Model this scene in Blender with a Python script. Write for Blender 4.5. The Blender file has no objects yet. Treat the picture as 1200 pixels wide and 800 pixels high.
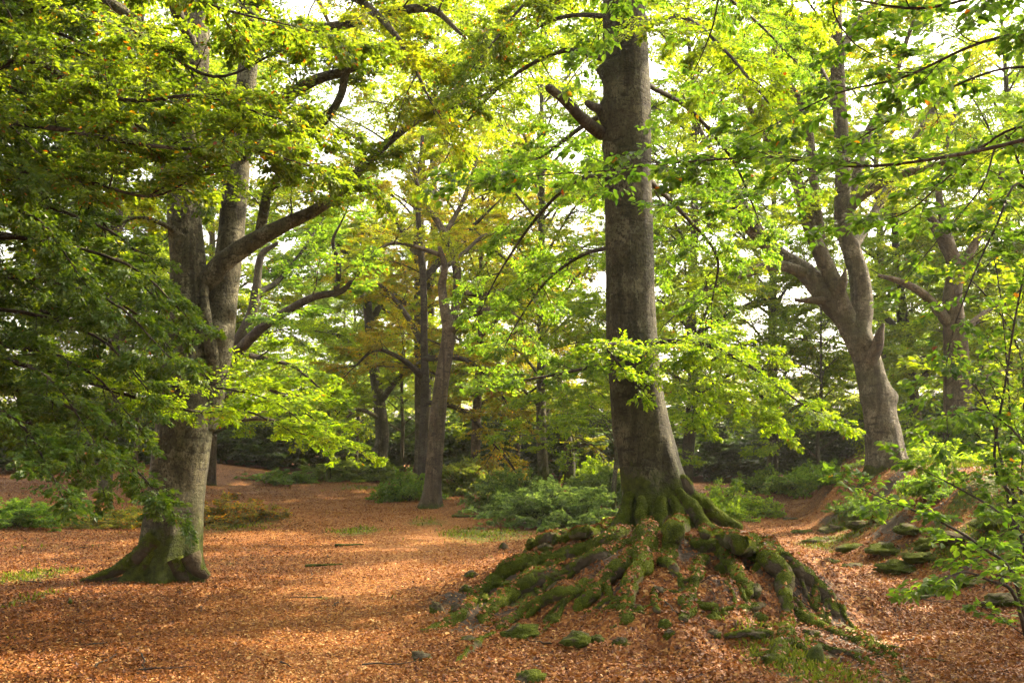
import bpy, math, random
import numpy as np
from mathutils import Vector

SC = bpy.context.scene
COL = SC.collection
F = 1200.0          # focal length in photograph pixels
CAMZ = 1.6
HY = 530.0          # horizon row of the photograph


def at(px, py, Y):
    return np.array([(px - 600.0) / F * Y, Y, CAMZ + (HY - py) / F * Y])


# ------------------------------------------------------------------ noise
def _hash(i, j, k, seed):
    h = (i.astype(np.int64) * 374761393 + j.astype(np.int64) * 668265263 + k.astype(np.int64) * 2147483647 + seed * 1274126177) & 0xFFFFFFFF
    h = ((h ^ (h >> 13)) * 1274126177) & 0xFFFFFFFF
    h = (h ^ (h >> 16)) & 0xFFFF
    return h / 65535.0


def vnoise(p, seed=0):
    p = np.asarray(p, dtype=np.float64)
    f = np.floor(p)
    w = p - f
    w = w * w * (3 - 2 * w)
    i, j, k = f[..., 0], f[..., 1], f[..., 2]
    out = 0
    for a in (0, 1):
        for b in (0, 1):
            for c in (0, 1):
                wt = (w[..., 0] if a else 1 - w[..., 0]) * (w[..., 1] if b else 1 - w[..., 1]) * (w[..., 2] if c else 1 - w[..., 2])
                out = out + wt * _hash(i + a, j + b, k + c, seed)
    return out * 2 - 1


def fbm(p, scale, octv=4, seed=0):
    p = np.asarray(p, dtype=np.float64) * scale
    a, s, tot = 1.0, 0, 0
    for o in range(octv):
        s = s + a * vnoise(p, seed + o * 17)
        tot += a
        p = p * 2.03
        a *= 0.5
    return s / tot


def sstep(a, b, x):
    t = np.clip((x - a) / (b - a), 0, 1)
    return t * t * (3 - 2 * t)


def xyz(x, y, z=0.0):
    x = np.asarray(x, dtype=np.float64)
    return np.stack([x, np.asarray(y) + 0 * x, np.asarray(z) + 0 * x], -1)


# ------------------------------------------------------------------ terrain
MX, MY = 1.75, 11.7


def mound(x, y):
    dx = x - MX
    dy = y - MY
    ax = np.where(dx < 0, 2.95, 2.35)
    ay = np.where(dy < 0, 4.3, 2.4)
    n = 0.22 * fbm(xyz(x, y), 1.1, 3, 5)
    d = np.sqrt((dx / ax) ** 2 + (dy / ay) ** 2) + n
    return 1 - sstep(0.20, 1.0, d)


def bank_foot(y):
    return np.interp(y, [-20, 6, 9, 14, 24, 30, 40], [4.9, 4.4, 4.3, 4.5, 6.2, 8.3, 12.0])


def ground(x, y):
    x = np.asarray(x, dtype=np.float64)
    y = np.asarray(y, dtype=np.float64)
    g = 0.026 * np.clip(y - 22, 0, None) - 0.010 * np.clip(y - 52, 0, None) - 0.016 * np.clip(y - 70, 0, None)
    P = xyz(x, y)
    g = g + 0.09 * fbm(P, 0.22, 3, 1) + 0.03 * fbm(P, 0.9, 3, 2)
    mo = mound(x, y)
    rough = fbm(P, 2.3, 3, 3)
    g = g + 0.72 * mo + 0.20 * rough * np.clip(mo * (1 - mo) * 4, 0, 1)
    b = sstep(0, 2.3, x - bank_foot(y) + 0.5 * fbm(P, 0.6, 3, 8)) * sstep(48, 34, y)
    g = g + 1.30 * b + 0.28 * fbm(P, 1.1, 5, 9) * np.clip(b * (1 - b) * 4 + 0.25 * b, 0, 1)
    # low rise at the back on the left
    g = g + 0.35 * np.exp(-(((x + 9.5) / 5) ** 2 + ((y - 41) / 3.0) ** 2))
    # slight bank on the far left
    g = g + 0.5 * sstep(-9, -14, x) * sstep(8, 14, y)
    return g


def gz(x, y):
    return float(ground(np.array([x]), np.array([y]))[0])


def hit(px, py):
    Y = np.concatenate([np.arange(4, 30, 0.01), np.arange(30, 90, 0.05)])
    X = (px - 600.0) / F * Y
    Z = CAMZ + (HY - py) / F * Y
    d = Z - ground(X, Y)
    i = int(np.argmax(d < 0)) if (d < 0).any() else len(Y) - 1
    return np.array([X[i], Y[i], ground(X[i:i + 1], Y[i:i + 1])[0]])


# ------------------------------------------------------------------ mesh building
class MB:
    def __init__(self):
        self.V, self.Q, self.M, self.S, self.T, self.A = [], [], [], [], [], []
        self.n = 0

    def add(self, V, Q, mat=0, smooth=True, tint=None, aut=None):
        V = np.asarray(V, dtype=np.float64).reshape(-1, 3)
        Q = np.asarray(Q, dtype=np.int64).reshape(-1, 4)
        self.V.append(V)
        self.Q.append(Q + self.n)
        m = len(Q)
        self.M.append(np.full(m, mat, np.int32))
        self.S.append(np.full(m, smooth, bool))
        self.T.append(np.zeros(m) if tint is None else tint)
        self.A.append(np.ones(m) if aut is None else aut)
        self.n += len(V)

    def arrays(self):
        return np.concatenate(self.V), np.concatenate(self.Q)

    def mesh(self, name, mats, origin=(0, 0, 0)):
        V, Q = self.arrays()
        V = V - np.asarray(origin)
        me = bpy.data.meshes.new(name)
        me.vertices.add(len(V))
        me.vertices.foreach_set('co', V.astype(np.float32).ravel())
        me.loops.add(len(Q) * 4)
        me.loops.foreach_set('vertex_index', Q.astype(np.int32).ravel())
        me.polygons.add(len(Q))
        me.polygons.foreach_set('loop_start', np.arange(0, len(Q) * 4, 4, dtype=np.int32))
        me.polygons.foreach_set('material_index', np.concatenate(self.M))
        me.polygons.foreach_set('use_smooth', np.concatenate(self.S))
        t = np.concatenate(self.T)
        if t.any():
            a = me.attributes.new('tint', 'FLOAT', 'FACE')
            a.data.foreach_set('value', t.astype(np.float32))
            a = me.attributes.new('aut', 'FLOAT', 'FACE')
            a.data.foreach_set('value', np.concatenate(self.A).astype(np.float32))
        for m in mats:
            me.materials.append(m)
        me.update(calc_edges=True)
        return me


def link(name, me, parent=None, loc=(0, 0, 0), color=None):
    o = bpy.data.objects.new(name, me)
    COL.objects.link(o)
    o.location = loc
    if parent is not None:
        o.parent = parent
    if color is not None:
        o.color = color
    return o


def tag(o, label=None, cat=None, group=None, kind=None):
    if label:
        o['label'] = label
    if cat:
        o['category'] = cat
    if group:
        o['group'] = group
    if kind:
        o['kind'] = kind
    return o


def empty(name, loc, label, cat, group=None):
    o = bpy.data.objects.new(name, None)
    COL.objects.link(o)
    o.location = loc
    return tag(o, label, cat, group)


def copy_thing(root, loc, rotz, scale, label, color=None, group=None):
    r = root.copy()
    COL.objects.link(r)
    r.location = loc
    r.rotation_euler = (0, 0, rotz)
    r.scale = scale if hasattr(scale, '__len__') else (scale,) * 3
    r['label'] = label
    if group:
        r['group'] = group
    if root.type == 'MESH' and color is not None:
        r.color = color
    for ch in list(root.children):
        c = ch.copy()
        COL.objects.link(c)
        c.parent = r
        if color is not None:
            c.color = color
        for gch in list(ch.children):
            d = gch.copy()
            COL.objects.link(d)
            d.parent = c
            if color is not None:
                d.color = color
    return r


# ------------------------------------------------------------------ curves and tubes
def smooth_path(C, R, per=6):
    """Catmull-Rom through control points; radii interpolated the same way."""
    C = np.asarray(C, dtype=np.float64)
    R = np.asarray(R, dtype=np.float64)
    D = np.concatenate([C, R[:, None]], 1)
    D = np.concatenate([2 * D[:1] - D[1:2], D, 2 * D[-1:] - D[-2:-1]])
    out = []
    for i in range(1, len(D) - 2):
        t = np.linspace(0, 1, per, endpoint=False)[:, None]
        p0, p1, p2, p3 = D[i - 1], D[i], D[i + 1], D[i + 2]
        out.append(0.5 * ((2 * p1) + (-p0 + p2) * t + (2 * p0 - 5 * p1 + 4 * p2 - p3) * t ** 2 + (-p0 + 3 * p1 - 3 * p2 + p3) * t ** 3))
    out.append(D[-2:-1])
    D = np.concatenate(out)
    return D[:, :3], np.maximum(D[:, 3], 0.001)


def nrm(v):
    return v / np.maximum(np.linalg.norm(v, axis=-1, keepdims=True), 1e-9)


def tube(P, R, seg=12, disp=None, cap0=False, cap1=True):
    P = np.asarray(P)
    R = np.asarray(R)
    if cap1:
        t = nrm(P[-1] - P[-2])
        P = np.concatenate([P, [P[-1] + t * R[-1] * 0.6, P[-1] + t * R[-1] * 0.75]])
        R = np.concatenate([R, [R[-1] * 0.6, 0.0005]])
    if cap0:
        t = nrm(P[0] - P[1])
        P = np.concatenate([[P[0] + t * R[0] * 0.7, P[0] + t * R[0] * 0.5], P])
        R = np.concatenate([[0.0005, R[0] * 0.7], R])
    n = len(P)
    T = nrm(np.gradient(P, axis=0))
    N = np.zeros_like(P)
    ref = np.array([1.0, 0, 0]) if abs(T[0][0]) < 0.9 else np.array([0, 1.0, 0])
    v = ref
    for i in range(n):
        v = v - T[i] * np.dot(v, T[i])
        v = v / max(np.linalg.norm(v), 1e-9)
        N[i] = v
    B = np.cross(T, N)
    th = np.linspace(0, 2 * np.pi, seg, endpoint=False)
    dirs = N[:, None, :] * np.cos(th)[None, :, None] + B[:, None, :] * np.sin(th)[None, :, None]
    RR = np.repeat(R[:, None], seg, 1)
    V = P[:, None, :] + dirs * RR[..., None]
    if disp is not None:
        k = disp(V, dirs, RR, th)
        V = P[:, None, :] + dirs * (RR * k)[..., None]
    i = np.arange(n - 1)[:, None]
    j = np.arange(seg)[None, :]
    a = i * seg + j
    b = i * seg + (j + 1) % seg
    Q = np.stack([a, b, b + seg, a + seg], -1).reshape(-1, 4)
    return V.reshape(-1, 3), Q


def tubes_batch(P, R, seg=3):
    """P (N,K,3), R (N,K)"""
    N, K, _ = P.shape
    T = nrm(np.gradient(P, axis=1))
    up = np.array([0.13, 0.31, 0.94])
    n = nrm(np.cross(T, up))
    b = np.cross(T, n)
    th = np.arange(seg) * 2 * np.pi / seg
    V = P[:, :, None, :] + (n[:, :, None, :] * np.cos(th)[:, None] + b[:, :, None, :] * np.sin(th)[:, None]) * R[:, :, None, None]
    base = (np.arange(N) * K * seg)[:, None, None]
    i = np.arange(K - 1)[None, :, None]
    j = np.arange(seg)[None, None, :]
    a = base + i * seg + j
    c = base + i * seg + (j + 1) % seg
    Q = np.stack([a, c, c + seg, a + seg], -1).reshape(-1, 4)
    return V.reshape(-1, 3), Q


def lerp_path(P, t):
    """P (N,K,3); t (N,m) in 0..1 -> points (N,m,3), tangents"""
    N, K, _ = P.shape
    x = np.clip(t, 0, 0.9999) * (K - 1)
    i = x.astype(int)
    w = (x - i)[..., None]
    r = np.arange(N)[:, None]
    A, B = P[r, i], P[r, i + 1]
    return A * (1 - w) + B * w, nrm(B - A)


def curve_batch(rng, S, D, L, K, wander, droop):
    N = len(S)
    P = np.zeros((N, K, 3))
    P[:, 0] = S
    d = nrm(D)
    st = (L / (K - 1))[:, None]
    for k in range(1, K):
        P[:, k] = P[:, k - 1] + d * st
        d = d + rng.normal(0, wander, (N, 3))
        d[:, 2] += droop
        d = nrm(d)
    return P


def leaves_on(rng, mb, P, n, size, width, nj, mat=1, shape='quad', dens=None, aspect=0.34, droopy=0.2, fold=0.1, scale_len=None):
    """scatter leaves along twigs P (N,K,3) in a flat spray"""
    N = len(P)
    t = rng.uniform(0.05, 1.0, (N, n))
    p, T = lerp_path(P, t)
    Z = np.array([0, 0, 1.0]) + rng.normal(0, 0.16, (N, 1, 3))
    lat = nrm(np.cross(T, Z))
    s = np.where(rng.random((N, n)) < 0.5, -1.0, 1.0)[..., None]
    w = width * (1.05 - 0.75 * t) * rng.random((N, n)) ** 0.8
    if scale_len is not None:
        w = w * scale_len[:, None]
    p = p + lat * s * w[..., None] + T * (w * 0.5)[..., None] + rng.normal(0, 0.012, (N, n, 3))
    p[..., 2] -= w * 0.12
    d = T * 0.7 + lat * s * rng.uniform(0.3, 1.0, (N, n, 1)) + rng.normal(0, 0.25, (N, n, 3))
    d[..., 2] -= droopy
    d = nrm(d)
    nn = Z + rng.normal(0, nj, (N, n, 3))
    nn = nrm(nn - d * (nn * d).sum(-1, keepdims=True))
    l = size * rng.uniform(0.55, 1.15, (N, n))
    tint = np.clip(0.5 + 0.22 * rng.normal(size=(N, n)) + 0.13 * rng.normal(size=(N, 1)), 0.02, 1)
    aut = rng.random((N, n)) * rng.uniform(0.35, 2.2, (N, 1)) + 1e-6
    put_leaves(mb, p.reshape(-1, 3), d.reshape(-1, 3), nn.reshape(-1, 3), l.ravel(), tint.ravel(), aut.ravel(), mat, shape, aspect, fold)


def put_leaves(mb, p, d, nn, l, tint, aut, mat, shape='quad', aspect=0.34, fold=0.1):
    wv = np.cross(d, nn)
    l1 = l[:, None]
    m = len(p)
    f = nn * l1 * fold
    if shape == 'quad':
        V = np.stack([p, p + d * l1 * 0.45 - wv * l1 * aspect + f, p + d * l1, p + d * l1 * 0.45 + wv * l1 * aspect + f], 1)
        Q = np.arange(m * 4).reshape(m, 4)
        mb.add(V, Q, mat, False, tint, aut)
    else:
        a = aspect
        V = np.stack([p, p + d * l1 * 0.25 - wv * l1 * a * 0.85 + f, p + d * l1 * 0.62 - wv * l1 * a * 0.9 + f, p + d * l1 - nn * l1 * 0.08,
                      p + d * l1 * 0.62 + wv * l1 * a * 0.9 + f, p + d * l1 * 0.25 + wv * l1 * a * 0.85 + f], 1)
        b = np.arange(m)[:, None] * 6
        Q = np.concatenate([b + np.array([[0, 1, 2, 3]]), b + np.array([[0, 3, 4, 5]])])
        mb.add(V, Q, mat, False, np.tile(tint, 2), np.tile(aut, 2))


DEF = dict(sp1=0.42, L1=1.5, t0=0.18, ang=55, flat=0.75, droop1=-0.03, wander1=0.14, K1=7,
           m2=9, L2=0.55, droop2=-0.05, n=34, size=0.062, width=0.16, nj=0.35, shape='quad', r1=0.012, r2=0.004,
           aspect=0.34, droopy=0.2, up=0.15, tipL=1.0, drop=0.0, twigseg=3)


def foliage(rng, mb, limbs, **kw):
    """grow branches, twigs and leaf sprays on limb paths [(P,R)]; wood = slot 0, leaves = slot 1"""
    k = dict(DEF)
    k.update(kw)
    S, D, L, RB = [], [], [], []
    for P, R in limbs:
        seg = np.linalg.norm(np.diff(P, axis=0), axis=1)
        cum = np.concatenate([[0], np.cumsum(seg)])
        tot = cum[-1]
        s = k['t0'] * tot + rng.uniform(0, k['sp1'])
        sgn = 1
        while s < tot:
            i = min(np.searchsorted(cum, s) - 1, len(seg) - 1)
            i = max(i, 0)
            w = (s - cum[i]) / max(seg[i], 1e-6)
            p = P[i] * (1 - w) + P[i + 1] * w
            r = R[i]
            T = nrm(P[i + 1] - P[i])
            lat = np.cross(T, [0, 0, 1.0])
            if np.linalg.norm(lat) < 0.35:
                az = rng.uniform(0, 2 * np.pi)
                lat = np.array([math.cos(az), math.sin(az), 0])
            lat = nrm(lat)
            oth = np.cross(lat, T)
            pr = nrm(lat * sgn + oth * rng.normal(0, 1 - k['flat']) * 1.2)
            a = math.radians(k['ang'] + rng.normal(0, 12))
            d = T * math.cos(a) + pr * math.sin(a)
            d[2] += k['up']
            S.append(p)
            D.append(d)
            L.append(k['L1'] * (1.0 - 0.5 * s / tot) * rng.uniform(0.55, 1.25))
            RB.append(min(k['r1'] * rng.uniform(0.7, 1.2), r * 0.7))
            sgn = -sgn
            s += k['sp1'] * rng.uniform(0.6, 1.4)
        S.append(P[-1])
        D.append(P[-1] - P[-2])
        L.append(k['L1'] * 0.6 * k['tipL'])
        RB.append(min(k['r1'] * 0.8, R[-1]))
    S, D, L, RB = np.array(S), np.array(D), np.array(L), np.array(RB)
    if k['drop'] > 0:
        keep = rng.random(len(S)) > k['drop']
        S, D, L, RB = S[keep], D[keep], L[keep], RB[keep]
    if len(S) == 0:
        return
    BP = curve_batch(rng, S, D, L, k['K1'], k['wander1'], k['droop1'])
    taper = np.linspace(1, 0.3, k['K1'])[None, :]
    V, Q = tubes_batch(BP, RB[:, None] * taper, 4)
    mb.add(V, Q, 0, True)
    m = k['m2']
    N = len(S)
    t = np.linspace(0.12, 0.97, m)[None, :] + rng.uniform(-0.05, 0.05, (N, m))
    p, T = lerp_path(BP, t)
    Z = np.array([0, 0, 1.0]) + rng.normal(0, 0.25, (N, m, 3))
    lat = nrm(np.cross(T, Z)) * (np.where(np.arange(m) % 2 == 0, 1.0, -1.0)[None, :, None])
    a = np.radians(50 + rng.normal(0, 12, (N, m, 1)))
    d = T * np.cos(a) + lat * np.sin(a) + rng.normal(0, 0.12, (N, m, 3))
    ln = k['L2'] * (1.1 - 0.6 * t) * rng.uniform(0.5, 1.25, (N, m)) * (0.5 + 0.5 * (L / k['L1']))[:, None]
    # the tip twig
    TP = curve_batch(rng, p.reshape(-1, 3), d.reshape(-1, 3), ln.ravel(), 4, 0.12, k['droop2'])
    V, Q = tubes_batch(TP, np.full((len(TP), 1), k['r2']) * np.array([[1, 0.8, 0.6, 0.35]]), k['twigseg'])
    mb.add(V, Q, 0, True)
    tip = BP[:, -3:]
    leaves_on(rng, mb, TP, k['n'], k['size'], k['width'], k['nj'], 1, k['shape'], aspect=k['aspect'], droopy=k['droopy'], scale_len=ln.ravel() / k['L2'])
    leaves_on(rng, mb, tip, k['n'], k['size'], k['width'], k['nj'], 1, k['shape'], aspect=k['aspect'], droopy=k['droopy'])


# ------------------------------------------------------------------ materials
def new_mat(name):
    m = bpy.data.materials.new(name)
    m.use_nodes = True
    nt = m.node_tree
    for n in list(nt.nodes):
        nt.nodes.remove(n)
    out = nt.nodes.new('ShaderNodeOutputMaterial')
    return m, nt, out


class NT:
    def __init__(self, nt):
        self.nt = nt

    def n(self, kind, **props):
        node = self.nt.nodes.new(kind)
        for a, v in props.items():
            setattr(node, a, v)
        return node

    def l(self, a, b):
        self.nt.links.new(a, b)

    def val(self, sock, v):
        if hasattr(v, 'is_output'):
            self.l(v, sock)
        else:
            sock.default_value = v

    def math(self, op, a, b=None, clamp=False):
        n = self.n('ShaderNodeMath', operation=op, use_clamp=clamp)
        self.val(n.inputs[0], a)
        if b is not None:
            self.val(n.inputs[1], b)
        return n.outputs[0]

    def mix(self, fac, a, b, blend='MIX'):
        n = self.n('ShaderNodeMix', data_type='RGBA', blend_type=blend)
        self.val(n.inputs[0], fac)
        self.val(n.inputs[6], a if hasattr(a, 'is_output') else (*a[:3], 1))
        self.val(n.inputs[7], b if hasattr(b, 'is_output') else (*b[:3], 1))
        return n.outputs[2]

    def noise(self, vec, scale, detail=4, rough=0.55):
        n = self.n('ShaderNodeTexNoise')
        self.l(vec, n.inputs['Vector'])
        n.inputs['Scale'].default_value = scale
        n.inputs['Detail'].default_value = detail
        n.inputs['Roughness'].default_value = rough
        return n.outputs['Fac']

    def ramp(self, fac, stops):
        n = self.n('ShaderNodeValToRGB')
        self.val(n.inputs[0], fac)
        e = n.color_ramp.elements
        while len(e) < len(stops):
            e.new(0.5)
        for i, (p, c) in enumerate(stops):
            e[i].position = p
            e[i].color = (*c, 1) if hasattr(c, '__len__') else (c, c, c, 1)
        return n.outputs[0]

    def mapping(self, vec, scale):
        n = self.n('ShaderNodeMapping')
        self.l(vec, n.inputs[0])
        n.inputs['Scale'].default_value = scale
        return n.outputs[0]

    def sep(self, vec):
        n = self.n('ShaderNodeSeparateXYZ')
        self.l(vec, n.inputs[0])
        return n.outputs


MOSS_A, MOSS_B = (0.016, 0.024, 0.003), (0.095, 0.120, 0.010)


def bark_mat(name, c1, c2, c3, moss_h=0.0, moss_amt=0.6, bump=0.5, spec=0.2):
    m, nt, out = new_mat(name)
    g = NT(nt)
    tc = g.n('ShaderNodeTexCoord').outputs['Object']
    streak = g.noise(g.mapping(tc, (1, 1, 0.22)), 11, 6, 0.6)
    ring = g.noise(g.mapping(tc, (1, 1, 3.2)), 4, 7, 0.7)
    blot = g.noise(tc, 3.4, 8, 0.72)
    blot2 = g.noise(tc, 1.1, 5, 0.6)
    fine = g.noise(g.mapping(tc, (1, 1, 0.6)), 45, 4, 0.7)
    speck = g.noise(tc, 24, 4, 0.7)
    col = g.mix(g.ramp(streak, [(0.3, 0.0), (0.7, 1.0)]), c1, c2)
    col = g.mix(g.ramp(blot, [(0.52, 0.0), (0.565, 0.85)]), col, c3)
    col = g.mix(g.ramp(blot2, [(0.46, 0.0), (0.62, 0.75)]), col, tuple(x * y for x, y in zip(c1, (1.0, 1.25, 0.8))))
    stain = g.noise(g.mapping(tc, (1, 1, 0.10)), 4.5, 6, 0.65)
    col = g.mix(g.ramp(stain, [(0.52, 0.0), (0.62, 0.7)]), col, tuple(x * 0.5 for x in c1))
    col = g.mix(g.ramp(ring, [(0.56, 0.0), (0.61, 0.8)]), col, tuple(x * 0.42 for x in c1))
    col = g.mix(g.ramp(speck, [(0.62, 0.0), (0.68, 0.4)]), col, tuple(min(1, x * 1.25) for x in c3))
    col = g.mix(g.ramp(fine, [(0.40, 0.85), (0.50, 0.0)]), col, tuple(x * 0.5 for x in c1))
    h = g.math('ADD', g.math('MULTIPLY', streak, 0.7), g.math('ADD', g.math('MULTIPLY', ring, -0.8), g.math('ADD', g.math('MULTIPLY', fine, 0.35), g.math('MULTIPLY', speck, 0.3))))
    if moss_h > 0:
        z = g.sep(tc)[2]
        mn = g.noise(tc, 5.0, 8, 0.7)
        hz = g.math('MULTIPLY', z, 1.0 / moss_h)
        f = g.math('SUBTRACT', g.math('ADD', mn, moss_amt * 0.62), hz)
        f = g.ramp(f, [(0.52, 0.0), (0.66, 1.0)])
        mc = g.mix(g.ramp(g.noise(tc, 14, 6), [(0.3, 0.0), (0.75, 1.0)]), MOSS_A, tuple(x * 0.75 for x in MOSS_B))
        col = g.mix(f, col, mc)
        h = g.math('ADD', h, g.math('MULTIPLY', f, g.math('MULTIPLY', g.noise(tc, 70, 3), 0.5)))
    b = g.n('ShaderNodeBump')
    b.inputs['Strength'].default_value = bump
    b.inputs['Distance'].default_value = 0.05
    g.l(h, b.inputs['Height'])
    p = g.n('ShaderNodeBsdfPrincipled')
    g.l(col, p.inputs['Base Color'])
    p.inputs['Roughness'].default_value = 0.85
    p.inputs['Specular IOR Level'].default_value = spec
    g.l(b.outputs[0], p.inputs['Normal'])
    g.l(p.outputs[0], out.inputs[0])
    return m


def root_mat():
    m, nt, out = new_mat('mossy_root_bark')
    g = NT(nt)
    tc = g.n('ShaderNodeTexCoord').outputs['Object']
    at_ = g.n('ShaderNodeAttribute', attribute_name='mossy').outputs['Fac']
    f = g.ramp(g.math('ADD', at_, g.math('MULTIPLY', g.math('SUBTRACT', g.noise(tc, 30, 4), 0.5), 0.7)), [(0.40, 0.0), (0.60, 1.0)])
    wood = g.mix(g.noise(tc, 9, 5), (0.022, 0.016, 0.010), (0.085, 0.066, 0.045))
    wood = g.mix(g.ramp(g.noise(tc, 6, 4), [(0.58, 0.0), (0.7, 0.6)]), wood, (0.11, 0.10, 0.07))
    mc = g.mix(g.ramp(g.noise(tc, 11, 5), [(0.3, 0.0), (0.7, 1.0)]), MOSS_A, MOSS_B)
    mc = g.mix(g.ramp(g.noise(tc, 130, 2), [(0.4, 0.55), (0.6, 0.0)]), mc, (0.018, 0.028, 0.004))
    col = g.mix(f, wood, mc)
    h = g.math('ADD', g.math('MULTIPLY', g.noise(tc, 85, 3), g.math('ADD', g.math('MULTIPLY', f, 0.8), 0.2)), g.math('MULTIPLY', g.noise(tc, 20, 4), 0.9))
    b = g.n('ShaderNodeBump')
    b.inputs['Strength'].default_value = 0.9
    b.inputs['Distance'].default_value = 0.03
    g.l(h, b.inputs['Height'])
    p = g.n('ShaderNodeBsdfPrincipled')
    g.l(col, p.inputs['Base Color'])
    p.inputs['Roughness'].default_value = 0.95
    p.inputs['Specular IOR Level'].default_value = 0.08
    p.inputs['Sheen Weight'].default_value = 0.12
    p.inputs['Sheen Tint'].default_value = (0.5, 0.6, 0.15, 1)
    g.l(b.outputs[0], p.inputs['Normal'])
    g.l(p.outputs[0], out.inputs[0])
    return m


def leaf_mat(name, trans=0.5, rough=0.5, spec=0.3, tmul=(4.5, 4.0, 1.1)):
    """leaf colour comes from the object's colour; alpha = share of autumn leaves"""
    m, nt, out = new_mat(name)
    g = NT(nt)
    oi = g.n('ShaderNodeObjectInfo')
    ta = g.n('ShaderNodeAttribute', attribute_name='tint').outputs['Fac']
    au = g.n('ShaderNodeAttribute', attribute_name='aut').outputs['Fac']
    hsv = g.n('ShaderNodeHueSaturation')
    g.l(oi.outputs['Color'], hsv.inputs['Color'])
    g.l(g.math('ADD', 0.523, g.math('MULTIPLY', ta, -0.046)), hsv.inputs['Hue'])
    g.l(g.math('ADD', 0.55, g.math('MULTIPLY', ta, 0.9)), hsv.inputs['Value'])
    rust = g.ramp(ta, [(0.25, (0.09, 0.025, 0.006)), (0.5, (0.17, 0.07, 0.010)), (0.8, (0.22, 0.13, 0.015))])
    f = g.math('LESS_THAN', au, oi.outputs['Alpha'])
    col = g.mix(f, hsv.outputs[0], rust)
    p = g.n('ShaderNodeBsdfPrincipled')
    g.l(col, p.inputs['Base Color'])
    p.inputs['Roughness'].default_value = rough
    p.inputs['Specular IOR Level'].default_value = spec
    t = g.n('ShaderNodeBsdfTranslucent')
    g.l(g.mix(1.0, col, tmul, 'MULTIPLY'), t.inputs['Color'])
    mx = g.n('ShaderNodeMixShader')
    mx.inputs[0].default_value = trans
    g.l(p.outputs[0], mx.inputs[1])
    g.l(t.outputs[0], mx.inputs[2])
    g.l(mx.outputs[0], out.inputs[0])
    return m


LITTER = [(0.0, (0.025, 0.009, 0.004)), (0.25, (0.092, 0.029, 0.008)), (0.5, (0.175, 0.058, 0.011)), (0.72, (0.245, 0.093, 0.018)), (0.9, (0.32, 0.150, 0.036)), (1.0, (0.43, 0.26, 0.095))]


def litter_mat():
    m, nt, out = new_mat('dead_beech_leaves')
    g = NT(nt)
    ta = g.n('ShaderNodeAttribute', attribute_name='tint').outputs['Fac']
    col = g.ramp(ta, LITTER)
    p = g.n('ShaderNodeBsdfPrincipled')
    g.l(col, p.inputs['Base Color'])
    p.inputs['Roughness'].default_value = 0.6
    p.inputs['Specular IOR Level'].default_value = 0.25
    t = g.n('ShaderNodeBsdfTranslucent')
    g.l(col, t.inputs['Color'])
    mx = g.n('ShaderNodeMixShader')
    mx.inputs[0].default_value = 0.2
    g.l(p.outputs[0], mx.inputs[1])
    g.l(t.outputs[0], mx.inputs[2])
    g.l(mx.outputs[0], out.inputs[0])
    return m


def ground_mat():
    m, nt, out = new_mat('leaf_strewn_ground')
    g = NT(nt)
    tc = g.n('ShaderNodeTexCoord').outputs['Object']
    wob = g.n('ShaderNodeTexNoise')
    g.l(tc, wob.inputs['Vector'])
    wob.inputs['Scale'].default_value = 9
    vm = g.n('ShaderNodeVectorMath', operation='MULTIPLY_ADD')
    g.l(wob.outputs['Color'], vm.inputs[0])
    vm.inputs[1].default_value = (0.06, 0.06, 0.06)
    g.l(tc, vm.inputs[2])
    vo = g.n('ShaderNodeTexVoronoi')
    g.l(vm.outputs[0], vo.inputs['Vector'])
    vo.inputs['Scale'].default_value = 32
    r = g.sep(vo.outputs['Color'])
    col = g.ramp(r[0], LITTER)
    col = g.mix(g.ramp(g.noise(tc, 0.7, 5), [(0.42, 0.0), (0.68, 0.45)]), col, (0.23, 0.105, 0.045))
    dirt = g.n('ShaderNodeAttribute', attribute_name='dirt').outputs['Fac']
    green = g.n('ShaderNodeAttribute', attribute_name='green').outputs['Fac']
    dcol = g.mix(g.noise(tc, 14, 5), (0.025, 0.017, 0.011), (0.075, 0.055, 0.038))
    col = g.mix(g.ramp(g.math('ADD', dirt, g.math('MULTIPLY', g.noise(tc, 7, 5), 0.6)), [(0.62, 0.0), (0.85, 1.0)]), col, dcol)
    mc = g.mix(g.ramp(g.noise(tc, 12, 5), [(0.3, 0.0), (0.7, 1.0)]), MOSS_A, MOSS_B)
    col = g.mix(g.ramp(g.math('ADD', green, g.math('MULTIPLY', g.noise(tc, 6, 5), 0.8)), [(0.72, 0.0), (0.92, 1.0)]), col, mc)
    h = g.math('ADD', g.math('MULTIPLY', r[1], 0.7), g.math('MULTIPLY', vo.outputs['Distance'], -0.8))
    b = g.n('ShaderNodeBump')
    b.inputs['Strength'].default_value = 0.8
    b.inputs['Distance'].default_value = 0.02
    g.l(h, b.inputs['Height'])
    p = g.n('ShaderNodeBsdfPrincipled')
    g.l(col, p.inputs['Base Color'])
    p.inputs['Roughness'].default_value = 0.8
    p.inputs['Specular IOR Level'].default_value = 0.15
    g.l(b.outputs[0], p.inputs['Normal'])
    g.l(p.outputs[0], out.inputs[0])
    return m


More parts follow.
